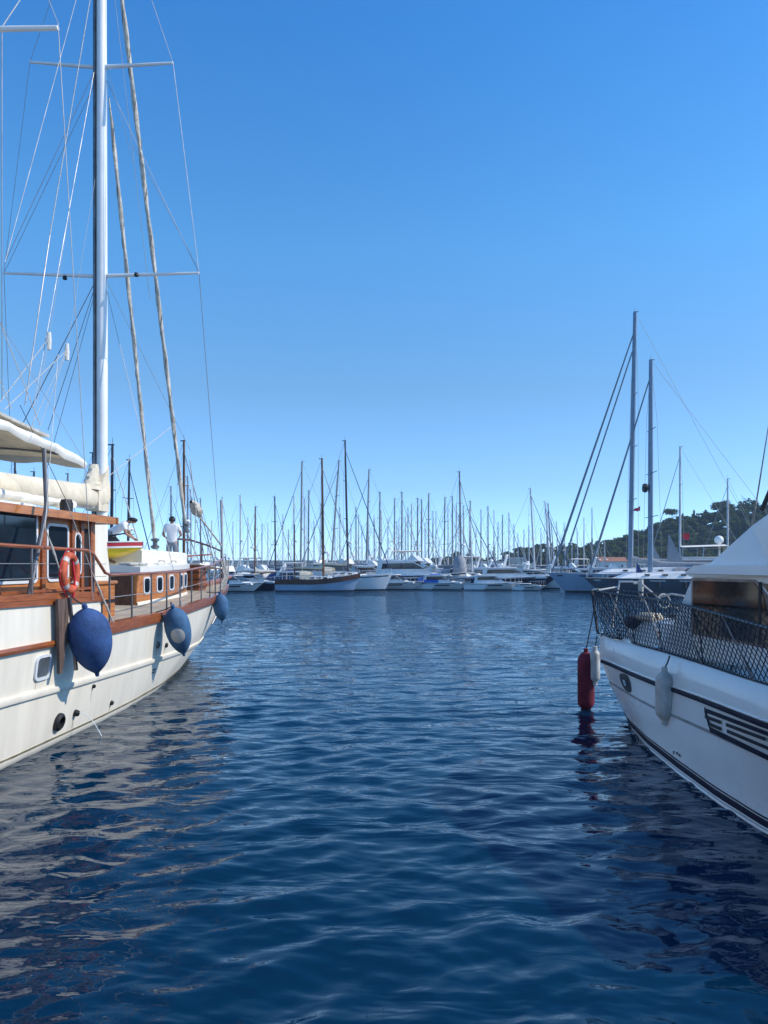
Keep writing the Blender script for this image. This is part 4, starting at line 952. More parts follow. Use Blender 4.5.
def bar(u0, v0, u1, v1, wpx, name, m, off=.006, parent=y_, n=14):
    rows = []
    for i in range(n + 1):
        t = i / n; u = u0 + (u1 - u0) * t; v = v0 + (v1 - v0) * t
        a = yz(u, v - wpx / 2, -2); b_ = yz(u, v + wpx / 2, -2)
        A = RH.pt(a[0], a[1], -1, off); B = RH.pt(b_[0], b_[1], -1, off); o_ = Vector((-.015, 0, 0)); rows.append([A, A + o_, B + o_, B])
    q = MB(); q.grid(rows); return q.build(name, m, parent)
gr = bar(707, 710.5, 790, 742, 4, 'side_grille', M_navy)
M_slot = mat('dark_slot', (.01, .012, .02), .5)
bar(705.5, 709.5, 711, 728, 5, 'grille_end', M_navy, parent=gr, n=4)
bar(711, 729.5, 790, 768, 5, 'grille_edge', M_navy, parent=gr)
for a in ((706, 716.5, 722, 722.5), (727, 724.5, 767, 739.5), (709, 723.5, 722, 729), (728, 731, 790, 757)): bar(*a, 3.2, 'grille_slot', M_slot, parent=gr)
for u, v in ((674, 752), (677.5, 753), (680, 755)): bar(u, v, u + 1.2, v + 1, 2.2, 'drain_hole', M_black, n=1)

# deck house, windscreen and flybridge
M_sup = mat('superstructure_gelcoat', (0.82, 0.82, 0.79), 0.22, var=0.03, scale=0.7, coat=0.4)
A = lambda u, v, x: Rf.on(u, v, 0, x)
XW = 1.10
zt = A(692, 578, -XW).z; yw0 = A(692, 600, -XW).y; yn = A(672, 603, -XW).y
zsill = A(692, 631, -XW).z; yw1 = A(761, 600, -XW).y
XB = .58; side = [(yn + .55, 1.72), (yw0 - .0, zt + .02), (-9.5, zt + .10), (-9.5, 1.7)]
mb = MB()
ycr = yw0 - .02
vs = []
for s_ in (-1, 1): vs += [(s_ * XB, A(665, 610, -XB).y, 1.80), (s_ * XW, ycr, 1.74), (s_ * XW, ycr, zt + .02), (s_ * 1.0, ycr + .12, zt + .02), (s_ * XW, -9.5, 1.7), (s_ * XW, -9.5, zt + .1)]
mb.add(vs, [(0, 1, 2, 3), (1, 4, 5, 2), (6, 9, 8, 7), (7, 8, 11, 10), (0, 3, 9, 6), (3, 2, 8, 9), (2, 5, 11, 8), (4, 10, 11, 5), (0, 6, 7, 1), (1, 7, 10, 4)]); dh = mb.build('deckhouse', M_sup, y_, smooth=False)
MsideP = Matrix(((0, 0, -1), (-1, 0, 0), (0, 1, 0)))   # port side: x -> aft, y -> up, normal -x
def portpane(poly, x, th, name, m, parent):
    b = MB(); b.prism(poly, 0, -x - th, -x + .005); return b.build(name, m, parent, smooth=False)
sl_ = 0.16
wp = [(yw0 - .05, zsill), (yw0 - .05, zt - .04), (yw1 + .12, zt - .04), (yw1 - .06, zt - .22), (yw1 - .3, zsill - .08)]
fr = portpane([(yw0, zsill - .05), (yw0, zt), (yw1 + .10, zt), (yw1 - .14, zt - .22), (yw1 - .40, zsill - .12)], XW, .012, 'side_window', M_dsteel, dh)
portpane(wp, XW, .022, 'pane', M_glassb, fr)
wp2 = [(yw1 - .14, zt - .10), (yw1 - .5, zsill - .12), (-8.9, zsill - .12), (-8.9, zt - .05), (yw1 - .0, zt - .05)]
portpane([(yw1 - .20, zt - .22), (yw1 - .52, zsill - .12), (-8.9, zsill - .12), (-8.9, zt - .05), (yw1 - .03, zt - .05)], XW, .02, 'side_window', M_glassb, dh)
ym = (yw0 + yw1) / 2 - .35
for yy in (yw1 + .02,): portpane([(yy, zsill - .04), (yy, zt - .03), (yy - .05, zt - .03), (yy - .05, zsill - .04)], XW + .02, .008, 'mullion', M_black, dh)
b = MB(); b.prism([(yw0 - .1, zsill), (yw0 - .1, zt - .06), (yw1, zt - .06), (yw1 - .2, zsill)], 0, XW - .0, XW + .02); b.build('side_window', M_glassb, dh, smooth=False)
# windscreen on the raked front
b = MB(); dv = Vector((0, side[1][0] - side[0][0], side[1][1] - side[0][1])); P0 = Vector((0, side[0][0], side[0][1])); nv = Vector((0, dv.z, -dv.y)).normalized()
F0 = Vector((0, A(665, 610, -XB).y, 1.80)); F1 = Vector((0, ycr + .12, zt + .02)); fv = F1 - F0; nv = Vector((0, fv.z, -fv.y)).normalized(); b.slab([F0 + fv * .45 + Vector((-.60, 0, 0)), F0 + fv * .45 + Vector((.60, 0, 0)), F0 + fv * .93 + Vector((.82, 0, 0)), F0 + fv * .93 + Vector((-.82, 0, 0))], nv * .02); b.build('windscreen', M_glassb, dh, smooth=False)
# flybridge: brow and raked coaming
FX = 1.25
pa = A(686, 573.5, -FX); pb = A(696, 565.5, -FX); pc = A(706, 564, -FX); pd_ = A(745, 524.5, -FX); pe_ = A(768, 506.5, -FX)
def sec(poly_y, zlist): pass
rows = []
prof = [(pa.y, zt + .02, 1.17), (pa.y + .02, pa.z, FX), (pb.y, pb.z, FX - .03), (pc.y - .02, pc.z + .01, FX - .06), (pd_.y, pd_.z, FX - .14), (pe_.y, pe_.z, FX - .17), (pe_.y - .6, pe_.z + .10, FX - .18), (-9.8, pe_.z - .1, FX - .15), (-9.8, zt + .12, 1.22)]
mb = MB(); n = len(prof)
# plan curvature: nose rounded in x
def ring(x_frac):
    r = []
    for (yy, zz, xx) in prof:
        r.append((x_frac * xx, yy + .42 * (1 - abs(x_frac) ** 2.5) * (1 if yy > -7 else 0), zz))
    return r
rings = [ring(f_) for f_ in (-1, -.96, -.85, -.6, -.3, 0, .3, .6, .85, .96, 1)]
mb.grid(rings); mb.add(rings[0], [tuple(range(n))]); mb.add(rings[-1], [tuple(reversed(range(n)))])
fb = mb.build('flybridge', M_sup, y_)
# moulded crease: a shallow raised panel on the side of the coaming
portpane([(pc.y - .35, pc.z + .01), (pd_.y - .0, pd_.z - .12), (pd_.y - .35, pd_.z - .28), (pd_.y - .75, pc.z + .25), (pd_.y - .8, pc.z + .01)][0:0] or [(A(748, 527, -FX).y, A(748, 527, -FX).z - .02), (A(757, 545, -FX).y, A(757, 545, -FX).z), (A(759, 563, -FX).y, A(759, 563, -FX).z), (-9.6, A(759, 563, -FX).z), (-9.6, A(766, 510, -FX).z - .04), (A(766, 510, -FX).y, A(766, 510, -FX).z - .05)], FX - .09, .02, 'coaming_panel', M_sup, fb)
# belt line under the coaming
b = MB(); b.prism([(pa.y + .01, pa.z - .0), (pb.y + .02, pb.z), (-9.6, pb.z + .0), (-9.6, pa.z - .02)], 0, -FX - .03, -FX + .05); b.build('brow', M_sup, fb, smooth=False)
# red flag panel with a dark edge
pf = A(766, 563, -FX); 
b = MB(); b.box((-FX + .06, pf.y - .14, pf.z + .03), (.012, .30, .19)); fl = b.build('flag_emblem', M_flag, fb, smooth=False)
b = MB(); b.box((-FX + .055, pf.y + .025, pf.z + .03), (.012, .03, .20)); b.build('edge', M_white, fl, smooth=False)
b = MB(); b.tube([(-1.0, A(762, 510, -1.0).y, A(762, 510, -1.0).z), (-1.0, A(775, 480, -1.0).y, A(775, 480, -1.0).z)], .035, 6); b.build('windscreen_strut', M_black, fb)
b = MB(); pA = A(757, 498, -.8); pB = A(771, 410, -.8); b.tube([pA + Vector((0, .1, -.4)), pA, pB], [.015, .012, .006], 6); b.build('antenna', M_dsteel, fb)

# bow rail with the knotted safety net
def nx_top(y): return max(.02, RH.hb(min(y, 1.3), rrub(min(y, 1.3))) - .03)
RZ = lambda y: interp(y, [-9, -6, -4, -2.3, .2, 1.6], [2.42, 2.47, 2.55, 2.60, 2.62, 2.66])
def top_pt(t, sd_):  # t from 0 (bow) aft
    y = 1.62 - t
    x = max(interp(t, [0, .3, .8, 1.6, 2.6], [.06, .17, .33, .48, .60]), nx_top(y))
    return Vector((sd_ * x, y, RZ(y)))
def bot_pt(t, sd_):
    y = 1.36 - t; return Vector((sd_ * max(.06, nx_top(y) - .10), y, rtop(y) + .012))
T1 = 9.5
for sd_ in (-1, 1):
    b = MB(); b.tube([top_pt(t, sd_) for t in np.linspace(0, T1, 50)], .015, 8); b.build('bow_rail', M_dsteel, y_)
    for t in (0.1, 1.3, 2.9, 4.6, 6.4, 8.2):
        q = MB(); q.tube([bot_pt(t + .55, sd_), top_pt(t, sd_)], .012, 7); q.build('rail_post', M_dsteel, y_)
    # net: diamond mesh
    def S(a, c): 
        A_ = top_pt(a, sd_); B_ = bot_pt(a, sd_); return A_ * c + B_ * (1 - c) + Vector((sd_ * -.03 * math.sin(math.pi * c), 0, 0))
    q = MB(); cell = .140; hgt = .95; a0 = -hgt
    k = a0
    while k < T1:
        for dr_ in (1, -1):
            pts = []
            for i in range(9):
                c = i / 8; a = k + (c if dr_ == 1 else 1 - c) * hgt * .9
                if 0 <= a <= T1: pts.append(S(a, c))
            if len(pts) > 1: q.tube(pts, .0080, 3, cap=False)
        k += cell
    q.tube([S(t, 1) + Vector((0, 0, .01)) for t in np.linspace(0, T1, 50)], .012, 5); q.tube([S(t, 0.01) for t in np.linspace(0, T1, 50)], .013, 5)
    for t in (1.9, 3.3, 5.2): q.tube([S(t, 0), S(t + .06, .5), S(t, 1)], .012, 5)
    q.build('safety_net', M_drope, y_)
    q = MB()
    t = 0
    while t < T1: p = S(t, 1); q.ball(p + Vector((0, 0, .005)), .022, 6, 4); t += .13
    q.build('net_lashing', M_drope, y_)
b = MB(); b.tube([top_pt(0, -1), (-.03, 1.66, 2.66), (.03, 1.66, 2.66), top_pt(0, 1)], .02, 8); b.build('bow_rail', M_steel, y_)
for zz in (.02, .08): pass
b = MB()
b.tube([(-.07, 1.62, 2.66), (-.07, 1.50, 2.2), (-.14, 1.25, 1.72)], .035, 6); b.build('net_border', M_drope, y_)
# upper pulpit: raised white rail over the bow
P = [A(598, 591.5, -.28), A(600, 590, -.1), A(617, 587, .35), A(619.5, 582, .4), A(640, 582, .7)]
b = MB(); b.tube([(-.08, 1.6, 2.64), P[0] + Vector((0, 0, .05)), P[1], P[2]], .022, 7); b.tube([P[4], P[3], A(614, 612, .3), A(612.5, 628, .2)], .022, 7); b.build('pulpit', M_whitef, y_)
b = MB(); c = A(641, 588, .5); b.tube([c + Vector((0, 0, .18)), c, c - Vector((0, 0, .28))], [.05, .06, .04], 7); b.tube([c + Vector((-.18, 0, .1)), c + Vector((0, 0, .1)), c + Vector((.1, -.6, -.25)), c + Vector((.15, -1.1, -.4))], .022, 6); b.build('tied_rope', M_rope, y_)
b = MB(); b.torus(A(664, 601, -.2), .13, .015, Matrix.Rotation(R_(80), 3, 'X'), 16, 6); b.tube([A(659, 597, -.2), A(672, 594, -.2), A(684, 596, -.2)], .02, 6); b.build('deck_hoop', M_whitef, y_)
# covered gear on the foredeck behind the net
c = A(634, 622, -.25); b = MB(); b.ball((c.x, c.y, c.z), (.17, .26, .14), 14, 8); b.build('windlass_cover', M_drope, y_)
c = A(650, 617, -.2); b = MB(); b.box((c.x, c.y, c.z), (.34, .5, .15), bev=.05); b.build('deck_cushion', M_canvas, y_)
b = MB(); c = bot_pt(3.15, -1); 
b.tube([c + Vector((0.03, -.15, .0)), c + Vector((.03, -.13, .05)), c + Vector((.03, .13, .05)), c + Vector((.03, .15, 0))], .018, 6); b.build('cleat', M_steel, y_)

# fenders
c = at(586, 681, 17.15); p = Rf.loc(c); h = Rf.loc(at(597, 594, 17.1))
fr_ = fender('long dark red fender hanging from the bow of the white motor yacht', p, .185, 1.30, M_redf, 0, h, Fr=Rf, shape='cyl')
b = MB(); b.tube([(0, 0, -.7), (.02, 0, -1.2), (.03, 0, -2.0), (.06, .02, -2.15)], .009, 5); b.build('tail_rope', M_drope, fr_)
c = at(595, 666, 17.0); p = Rf.loc(c); fender('smallest white fender, hanging right beside the dark red one at the bow', p, .11, .72, M_whitef, 0, Rf.loc(at(597, 636, 17.0)), Fr=Rf, shape='cyl')
yy, zz = yz(664.5, 696, -1.3); p = Vector((-RH.hb(yy, 1.3) - .17, 0, 0)); q = Rf.on(664.5, 696, 0, p.x)
fender('grubby white fender hanging midway along the white motor yacht hull', q, .145, .80, M_whitef, 0, (q.x + .10, q.y, rtop(q.y) + .02), Fr=Rf, shape='cyl')
# ================================================================== the moored fleet
M_hw = mat('far_hull_white', (0.84, 0.84, 0.82), 0.3, var=0.04, scale=.6)
M_hpale = mat('far_hull_pale_blue', (0.36, 0.47, 0.60), 0.3, var=0.05, scale=.6)
M_hgrey = mat('far_hull_dark_grey', (0.10, 0.12, 0.15), 0.25, var=0.1, scale=.6)
M_hnavy = mat('far_hull_navy', (0.015, 0.025, 0.06), 0.25, var=0.1, scale=.6)
M_hbeige = mat('far_hull_beige', (0.55, 0.50, 0.40), 0.35, var=0.08, scale=.6)
M_hbrown = mat('far_hull_brown', (0.20, 0.09, 0.04), 0.4, var=0.2, scale=1)
M_cabin = mat('far_cabin_white', (0.82, 0.82, 0.80), 0.35, var=0.05)
M_teakf = mat('far_deck_teak', (0.40, 0.33, 0.25), 0.7, var=0.15, scale=2)
M_mast = mat('far_mast_grey', (0.26, 0.27, 0.28), 0.45, var=0.1)
M_mastl = mat('far_mast_light', (0.62, 0.63, 0.64), 0.45, var=0.1)
M_mastb = mat('far_mast_brown', (0.16, 0.075, 0.035), 0.5, var=0.2)
M_mastd = mat('far_mast_dark', (0.035, 0.04, 0.055), 0.5, var=0.1)
M_mastbl = mat('yacht_mast_silver_blue', (0.22, 0.27, 0.34), 0.35, metal=.3, var=0.05)
M_cvb = mat('blue_sail_cover', (0.02, 0.05, 0.16), 0.8, var=0.1)
M_cvg = mat('grey_sail_cover', (0.30, 0.31, 0.33), 0.8, var=0.1)
M_cvw = mat('off_white_sail_cover', (0.62, 0.60, 0.55), 0.8, var=0.1)
M_brightblue = mat('bright_blue_tarpaulin', (0.02, 0.12, 0.50), 0.6, var=0.1)
M_antif = mat('dark_boot_top', (0.02, 0.025, 0.04), 0.5, var=0.1)
HM = dict(w=M_hw, p=M_hpale, g=M_hgrey, n=M_hnavy, b=M_hbeige, r=M_hbrown)

def hull_shape(mb, L, B, fb, rake=.08, sheer=.25, st=-0.5, full=1.0, flare=.72):
    n = 22; zs = (0, .09, .35, .7, 1.0)
    for side in (1, -1):
        rows = []
        for f_ in (-.35,) + zs:
            row = []
            for i in range(n + 1):
                t = (i / n) ** 1.4
                ye = L * .5 - rake * L * (1 - max(0, f_)); y = ye - t * (ye + L * .5)
                s_ = (y + L * .5) / L; z = f_ * (fb * (1 + sheer * max(0, (s_ - .35) / .65) ** 2)) if f_ > 0 else f_
                w_ = B / 2 * (1 - (1 - min(1, t * 1.9)) ** 2.0) * (1 - .22 * max(0, t - .55) / .45)
                w_ *= (flare + (1 - flare) * max(0, f_) ** .7) if t < .55 else (.86 + .14 * max(0, f_))
                row.append((0.0 if i == 0 else side * w_, y, z))
            rows.append(row)
        mb.cur = 1; mb.grid(rows[:3]); mb.cur = 0; mb.grid(rows[2:])
        if side == 1: top = rows[-1]; tr = [r[-1] for r in rows]
    mb.cur = 0; k = len(tr); mb.add(tr + [(-p[0], p[1], p[2]) for p in tr], [(i, i + 1, k + i + 1, k + i) for i in range(k - 1)])
    return top
def hull_band(mb, L, B, fb, t0, t1, f0, f1, rake, sheer, flare, off=.035):
    for side in (1, -1):
        rows = []
        for f_ in (f0, f1):
            row = []
            for i in range(9):
                t = t0 + (t1 - t0) * i / 8; ye = L * .5 - rake * L * (1 - f_); y = ye - t * (ye + L * .5); s_ = (y + L * .5) / L
                z = f_ * (fb * (1 + sheer * max(0, (s_ - .35) / .65) ** 2)); w_ = B / 2 * (1 - (1 - min(1, t * 1.9)) ** 2.0) * (1 - .22 * max(0, t - .55) / .45)
                w_ *= (flare + (1 - flare) * f_ ** .7) if t < .55 else (.86 + .14 * f_)
                row.append((side * (w_ + off), y, z))
            rows.append(row)
        mb.grid(rows)
def deck_of(mb, top, dz=.03): mb.grid([[(-p[0] * .97, p[1], p[2] - dz), (0, p[1], p[2] - dz + .06), (p[0] * .97, p[1], p[2] - dz)] for p in top])

def sailboat(label, u, vt, Y, hd, L=12.5, hull='w', mm=None, lean=0, cover=None, awn=None, detail=True, name='sailboat', group=None, fb=None, furl=None, sheer=.25, r=None, mastpos=.10, dome=False, spreaders=2, stayr=None, zt=None, cabin=True):
    mm = mm or M_mast; zt = zt or HC + (VH - vt) / FPX * Y
    x = (u - CU) / FPX * Y; Fr = Frame(x, Y, hd)
    ym = mastpos * L; B = .29 * L; fb = fb or .075 * L + .15
    o0 = Fr.w((0, -ym, 0))
    t = thing(name, label, 'sailboat', o0, Fr.rz, group)
    hb = MB(); top = hull_shape(hb, L, B, fb, sheer=sheer); hb.build('hull', [HM[hull], M_antif], t)
    db = MB(); hull_band(db, L, B, fb, .03, 1, .84, .90, .08, sheer, .72, .03); db.build('cove_stripe', M_navy if hull in 'wpb' else M_cabin, t)
    db = MB(); deck_of(db, top); db.build('deck', M_teakf if L > 14 else M_cabin, t)
    zd = fb * 1.02
    cl = .34 * L; 
    if cabin:
        b = MB(); yc = ym - .02 * L; w0 = B * .30; hc = .48 + .02 * L * .5
        b.add([(-w0, yc - cl * .5, zd - .05), (w0, yc - cl * .5, zd - .05), (w0 * .75, yc + cl * .5, zd - .02), (-w0 * .75, yc + cl * .5, zd - .02), (-w0 * .85, yc - cl * .48, zd + hc), (w0 * .85, yc - cl * .48, zd + hc), (w0 * .5, yc + cl * .3, zd + hc * .8), (-w0 * .5, yc + cl * .3, zd + hc * .8)],
              [(0, 1, 5, 4), (1, 2, 6, 5), (2, 3, 7, 6), (3, 0, 4, 7), (4, 5, 6, 7)]); ch = b.build('cabin', M_cabin, t, smooth=False)
        b = MB()
        for s_ in (1, -1):
            for k in range(3 if detail else 1):
                yy = yc - cl * .28 + cl * .22 * k; wl_ = .55 if detail else cl * .5
                b.box((s_ * w0 * (.90 - .10 * k * .6), yy, zd + hc * .52), (.12, wl_, .16), rz=s_ * .05)
        b.build('cabin_window', M_glass, ch, smooth=False)
        b = MB(); yb = yc - cl * .5; 
        rows = [[(w0 * 1.05 * math.cos(a), yb + .5 - 1.3 * k * .5, zd + .15 + (.95 + .15 * min(k, 1)) * math.sin(a)) for a in np.linspace(0, math.pi, 9)] for k in range(3)]
        b.grid(rows); b.build('spray_hood', cover or M_cvb, t)
    lx = lean / FPX * Y       # sideways lean of the mast top, metres (positive: top to the right in the picture)
    lv = Fr.rt * 0; lw = Vector((lx, 0, 0)); tl = Vector((lw.dot(Fr.rt), lw.dot(Fr.fw), 0))
    def MP(z): k = (z - zd) / (zt - zd); return Vector((0, ym, z)) + tl * k
    r0 = r or (.085 + .0035 * zt)
    b = MB(); b.tube([MP(zd - .1), MP(zt * .6), MP(zt)], [r0, r0, r0 * .75], 7); b.box(MP(zt) + Vector((0, -.12, .03)), (.14, .5, .08)); b.tube([MP(zt), MP(zt) + Vector((0, 0, .55))], .02, 4); ms = b.build('mast', mm, t)
    for k in range(spreaders):
        z = zd + (zt - zd) * (.42 + .28 * k if spreaders == 2 else (.28 + .2 * k)); w_ = B * (.30 - .05 * k)
        b = MB(); b.tube([MP(z) + Vector((-w_, -.1, .05)), MP(z), MP(z) + Vector((w_, -.1, .05))], .045, 5); b.build('spreader', mm, ms)
    if dome: b = MB(); z = zd + (zt - zd) * dome; b.lathe([(.05, 0), (.26, .03), (.28, .12), (.2, .25), (.05, .28)], MP(z) + Vector((0, .4, 0)), 10); b.build('radar_dome', M_cabin, ms)
    bl = .36 * L; b = MB(); b.tube([MP(zd + 1.25), (0, ym - bl, zd + 1.35)], .09, 6); bo = b.build('boom', mm, t)
    b = MB(); rows = []
    for i in range(9):
        k = i / 8; hh = interp(k, [0, .06, .2, 1], [.95, .55, .40, .22]); c = MP(zd + 1.3) * (1 - k) + Vector((0, ym - bl, zd + 1.42)) * k
        rows.append([c + Vector((.16 * math.cos(a), 0, hh * .5 + hh * .55 * math.sin(a))) for a in np.linspace(0, 2 * math.pi, 9)[:-1]])
    b.grid(rows, True); b.build('sail_cover', cover or M_cvb, bo)
    sr = stayr or (.055 if detail else .05)
    bow = Vector((0, L * .48, zd + .15 + fb * sheer)); st_ = Vector((0, -L * .49, zd))
    ft = MP(zd + (zt - zd) * .93)
    b = MB(); b.tube([bow, bow * .92 + ft * .08, bow * .5 + ft * .5, ft], [sr * .4, sr * (1.3 if furl else .9), sr, sr * .6], 6); b.build('furled_jib', furl or M_mast, t)
    b = MB(); b.tube([st_, MP(zt)], .018, 4)
    for s_ in (1, -1): b.tube([(s_ * B * .46, ym - .2, zd), MP(zd + (zt - zd) * .72) + Vector((s_ * B * .25, -.1, 0)), MP(zt - .4)], .016, 4)
    b.build('rigging', M_mast, t)
    b = MB()
    for s_ in (1, -1):
        pts = [(s_ * (q[0] * .93 + .02), q[1], q[2] + .60) for q in top[1::3]]; b.tube(pts, .022, 4)
        for q in top[1::3]: b.tube([(s_ * (q[0] * .93 + .02), q[1], q[2] - .02), (s_ * (q[0] * .93 + .02), q[1], q[2] + .60)], .018, 4)
    b.build('guard_rail', M_steel, t)
    if awn:
        b = MB(); z = zd + 2.1; rows = [[(B * .36 * s_, y, z + .12 * (1 - abs(s_))) for s_ in (-1, -.5, 0, .5, 1)] for y in np.linspace(-L * .42, ym - .22 * L, 5)]
        b.grid(rows); b.grid([[p_ if False else (p_[0], p_[1], p_[2] - .05) for p_ in r_] for r_ in rows])
        for s_ in (1, -1):
            for y in (-L * .41, ym - .23 * L): b.tube([(s_ * B * .34, y, zd - .1), (s_ * B * .34, y, z)], .03, 5)
        b.build('cockpit_awning', awn, t)
    return t

def cruiser(label, u, Y, hd, L=13, hull='w', fly=True, fb=None, cover=None, name='motor_cruiser', arch=True, dark=False, h=1.0, wlen=.5, dome=False, bimini=None, bottom=None):
    x = (u - CU) / FPX * Y; Fr = Frame(x, Y, hd); B = .30 * L; fb = fb or .11 * L
    t = thing(name, label, 'motor boat', Fr.o, Fr.rz)
    b = MB(); top = hull_shape(b, L, B, fb, rake=.20, sheer=.28, flare=.45); b.build('hull', [HM[hull], bottom or M_antif], t)
    b = MB(); deck_of(b, top); b.build('deck', M_cabin, t)
    b = MB(); hull_band(b, L, B, fb, .30, .58, .60, .76, .20, .28, .45); b.build('hull_window', M_glass, t)
    b = MB(); hull_band(b, L, B, fb, .02, 1, .90, .97, .20, .28, .45, .05); b.build('rub_rail', M_cvg if hull != 'w' else M_navy, t)
    zd = fb * .96; hc = 1.35 * h * (L / 13) ** .5; w0 = B * .36
    prof = [(-.33 * L, zd), (-.30 * L, zd + hc), (.02 * L, zd + hc), (.20 * L, zd + .16 + fb * .1), (.34 * L, zd + .12 + fb * .1), (.36 * L, zd)]
    b = MB(); b.prism([(p[0], p[1]) for p in prof], 0, -w0, w0); ca = b.build('cabin', M_cabin, t, smooth=False)
    gp = [(-.27 * L, zd + hc * .48), (-.26 * L, zd + hc * .86), (.02 * L, zd + hc * .90), (.125 * L, zd + hc * .50)]
    b = MB(); b.prism(gp, 0, -w0 - .02, w0 + .02); b.build('side_window', M_glass, ca, smooth=False)
    P0 = Vector((0, .035 * L, zd + hc * .97)); P1 = Vector((0, .185 * L, zd + .30 + fb * .1)); nv = Vector((0, (P0 - P1).z, (P1 - P0).y)).normalized()
    b = MB(); b.slab([P0 + Vector((-w0 * .9, 0, 0)), P0 + Vector((w0 * .9, 0, 0)), P1 + Vector((w0 * .95, 0, 0)), P1 + Vector((-w0 * .95, 0, 0))], nv * .03); b.build('windscreen', M_glass, ca, smooth=False)
    b = MB(); b.box((0, -.14 * L, zd + hc + .05), (2 * w0 + .2, .38 * L, .10), bev=.03); b.build('roof', M_cabin, ca)
    zf = zd + hc + .1
    if fly:
        b = MB(); b.prism([(-.30 * L, zf), (-.31 * L, zf + .55), (-.28 * L, zf + .55), (-.27 * L, zf + .15), (-.03 * L, zf + .15), (-.01 * L, zf + .75), (.02 * L, zf + .70), (.07 * L, zf)], 0, -w0 * .95, w0 * .95); b.build('flybridge', M_cabin, t, smooth=False)
    if arch:
        z1 = zf + (1.5 if fly else .7); b = MB()
        b.tube([(-w0 * .95, -.26 * L, zf - .1), (-w0 * .85, -.22 * L, z1), (w0 * .85, -.22 * L, z1), (w0 * .95, -.26 * L, zf - .1)], [.14, .12, .12, .14], 6); ar = b.build('radar_arch', M_cabin, t)
        b = MB(); b.lathe([(.05, 0), (.25, .04), (.28, .14), (.18, .28), (.04, .30)], (0, -.22 * L, z1 + .1), 12); b.build('radar_dome', M_cabin, ar)
        b = MB(); b.tube([(w0 * .5, -.22 * L, z1), (w0 * .5, -.25 * L, z1 + 1.6)], .02, 4); b.build('antenna', M_steel, ar)
    if bimini:
        b = MB(); z = zf + (1.7 if fly else 1.0); y0, y1 = -.30 * L, -.03 * L
        rows = [[(w0 * s_, y, z + .12 * (1 - abs(s_))) for s_ in (-1, -.5, 0, .5, 1)] for y in np.linspace(y0, y1, 4)]; b.grid(rows); b.grid([[(p[0], p[1], p[2] - .07) for p in r_] for r_ in rows])
        for s_ in (1, -1):
            for y in (y0, y1): b.tube([(s_ * w0 * .95, y, zf), (s_ * w0 * .95, y, z)], .03, 5)
        b.build('bimini', bimini, t)
    if cover:
        b = MB(); rows = [[(w0 * 1.08 * math.cos(a), y, zd + .1 + hc * k * math.sin(a)) for a in np.linspace(0, math.pi, 9)] for y, k in ((-.46 * L, .3), (-.42 * L, .72), (-.30 * L, .95), (-.18 * L, 1.18), (-.05 * L, 1.12))]
        b.grid(rows); b.build('cockpit_cover', cover, t)
    b = MB()
    for s_ in (1, -1):
        pts = [(s_ * (q[0] * .90 + .02), q[1], q[2] + .62) for q in top[1:14:2]]; b.tube(pts, .025, 4)
        for q in top[1:14:2]: b.tube([(s_ * (q[0] * .90 + .02), q[1], q[2] - .02), (s_ * (q[0] * .90 + .02), q[1], q[2] + .62)], .018, 4)
    b.build('bow_rail', M_steel, t)
    return t

def bowt(px_, Y): return px_ / FPX * Y
# ---- front boats, left to right
cruiser('small white motorboat just right of the cream bow at water level', 236, 93, 115, 8, 'w', fly=False, arch=False, cover=M_cvb)
cruiser('low beige workboat with a dark canopy moored left of the brown mast', 254, 98, 100, 8.5, 'n', fly=False, arch=False, cover=M_canvasw)
cruiser('white motor cruiser moored stern on, furthest left by the cream bow rail', 226, 104, 140, 10, 'w', fly=True, arch=True)
# traditional schooner
s1 = sailboat('pale blue hulled traditional schooner with dark rail and a brown foremast', 323.4, 459, 94, 98, 10.4, 'p', M_mastb, lean=-1.5, cover=M_canvas, awn=M_canvasw, fb=1.3, sheer=.6, mastpos=.06, r=.16, name='schooner', spreaders=1, dome=.22)
b = MB(); top = hull_shape(MB(), 10.4, .29 * 10.4, 1.3, sheer=.6)
for sd_ in (1, -1): b.grid([[(sd_ * (q[0] + .03), q[1], q[2] - .46), (sd_ * (q[0] + .05), q[1], q[2] + .14), (sd_ * (q[0] - .08), q[1], q[2] + .14)] for q in top])
b.build('rail_cap', M_dwood, s1)
b = MB(); b.tube([(0, 4.9, 2.1), (0, 5.9, 2.3)], [.10, .05], 7); b.build('bowsprit', M_mastb, s1)
b = MB(); b.tube([(0, 5.5 * .9, 2.2), (0, 2.2, 10.0)][:0] or [(0, -3.0, 1.3), (0, -3.0, 8.2)], [.10, .07], 7); b.build('mizzen_mast', M_mastb, s1)
sailboat('white sloop with the tallest dark mast and navy furled jib, right of the schooner', 348, 441, 97.5, 100, 12.5, 'w', M_mastd, lean=-3, cover=M_canvas, furl=M_cvb, mastpos=.04, r=.14, fb=1.75, dome=.24)
cruiser('white motorboat with sharp dark flared bow beside the white sloop', 396, 101, 112, 7.8, 'w', fly=False, arch=False, bottom=M_hnavy, cover=None)
cruiser('largest white flybridge motor yacht in the middle of the fleet, bow to the right', 414, 106, 106, 15.5, 'w', fly=True, fb=1.75, dome=True, h=1.35, name='motor_yacht')
cruiser('white cruiser with cream hardtop just behind the largest flybridge yacht', 424, 113, 106, 15, 'b', fly=True, h=1.25, bimini=M_canvasw)
cruiser('white speedboat with a bright blue cockpit cover', 443, 100, 112, 7.5, 'w', fly=False, arch=False, cover=M_brightblue, bottom=M_hnavy)
sl2 = sailboat('white sailboat with a tall grey shrouded mainsail, left of the white sloop pair', 461.5, 472, 105, 128, 10.5, 'w', M_mast, lean=-2, cover=M_cvg, mastpos=.12, fb=1.5, dome=.30)
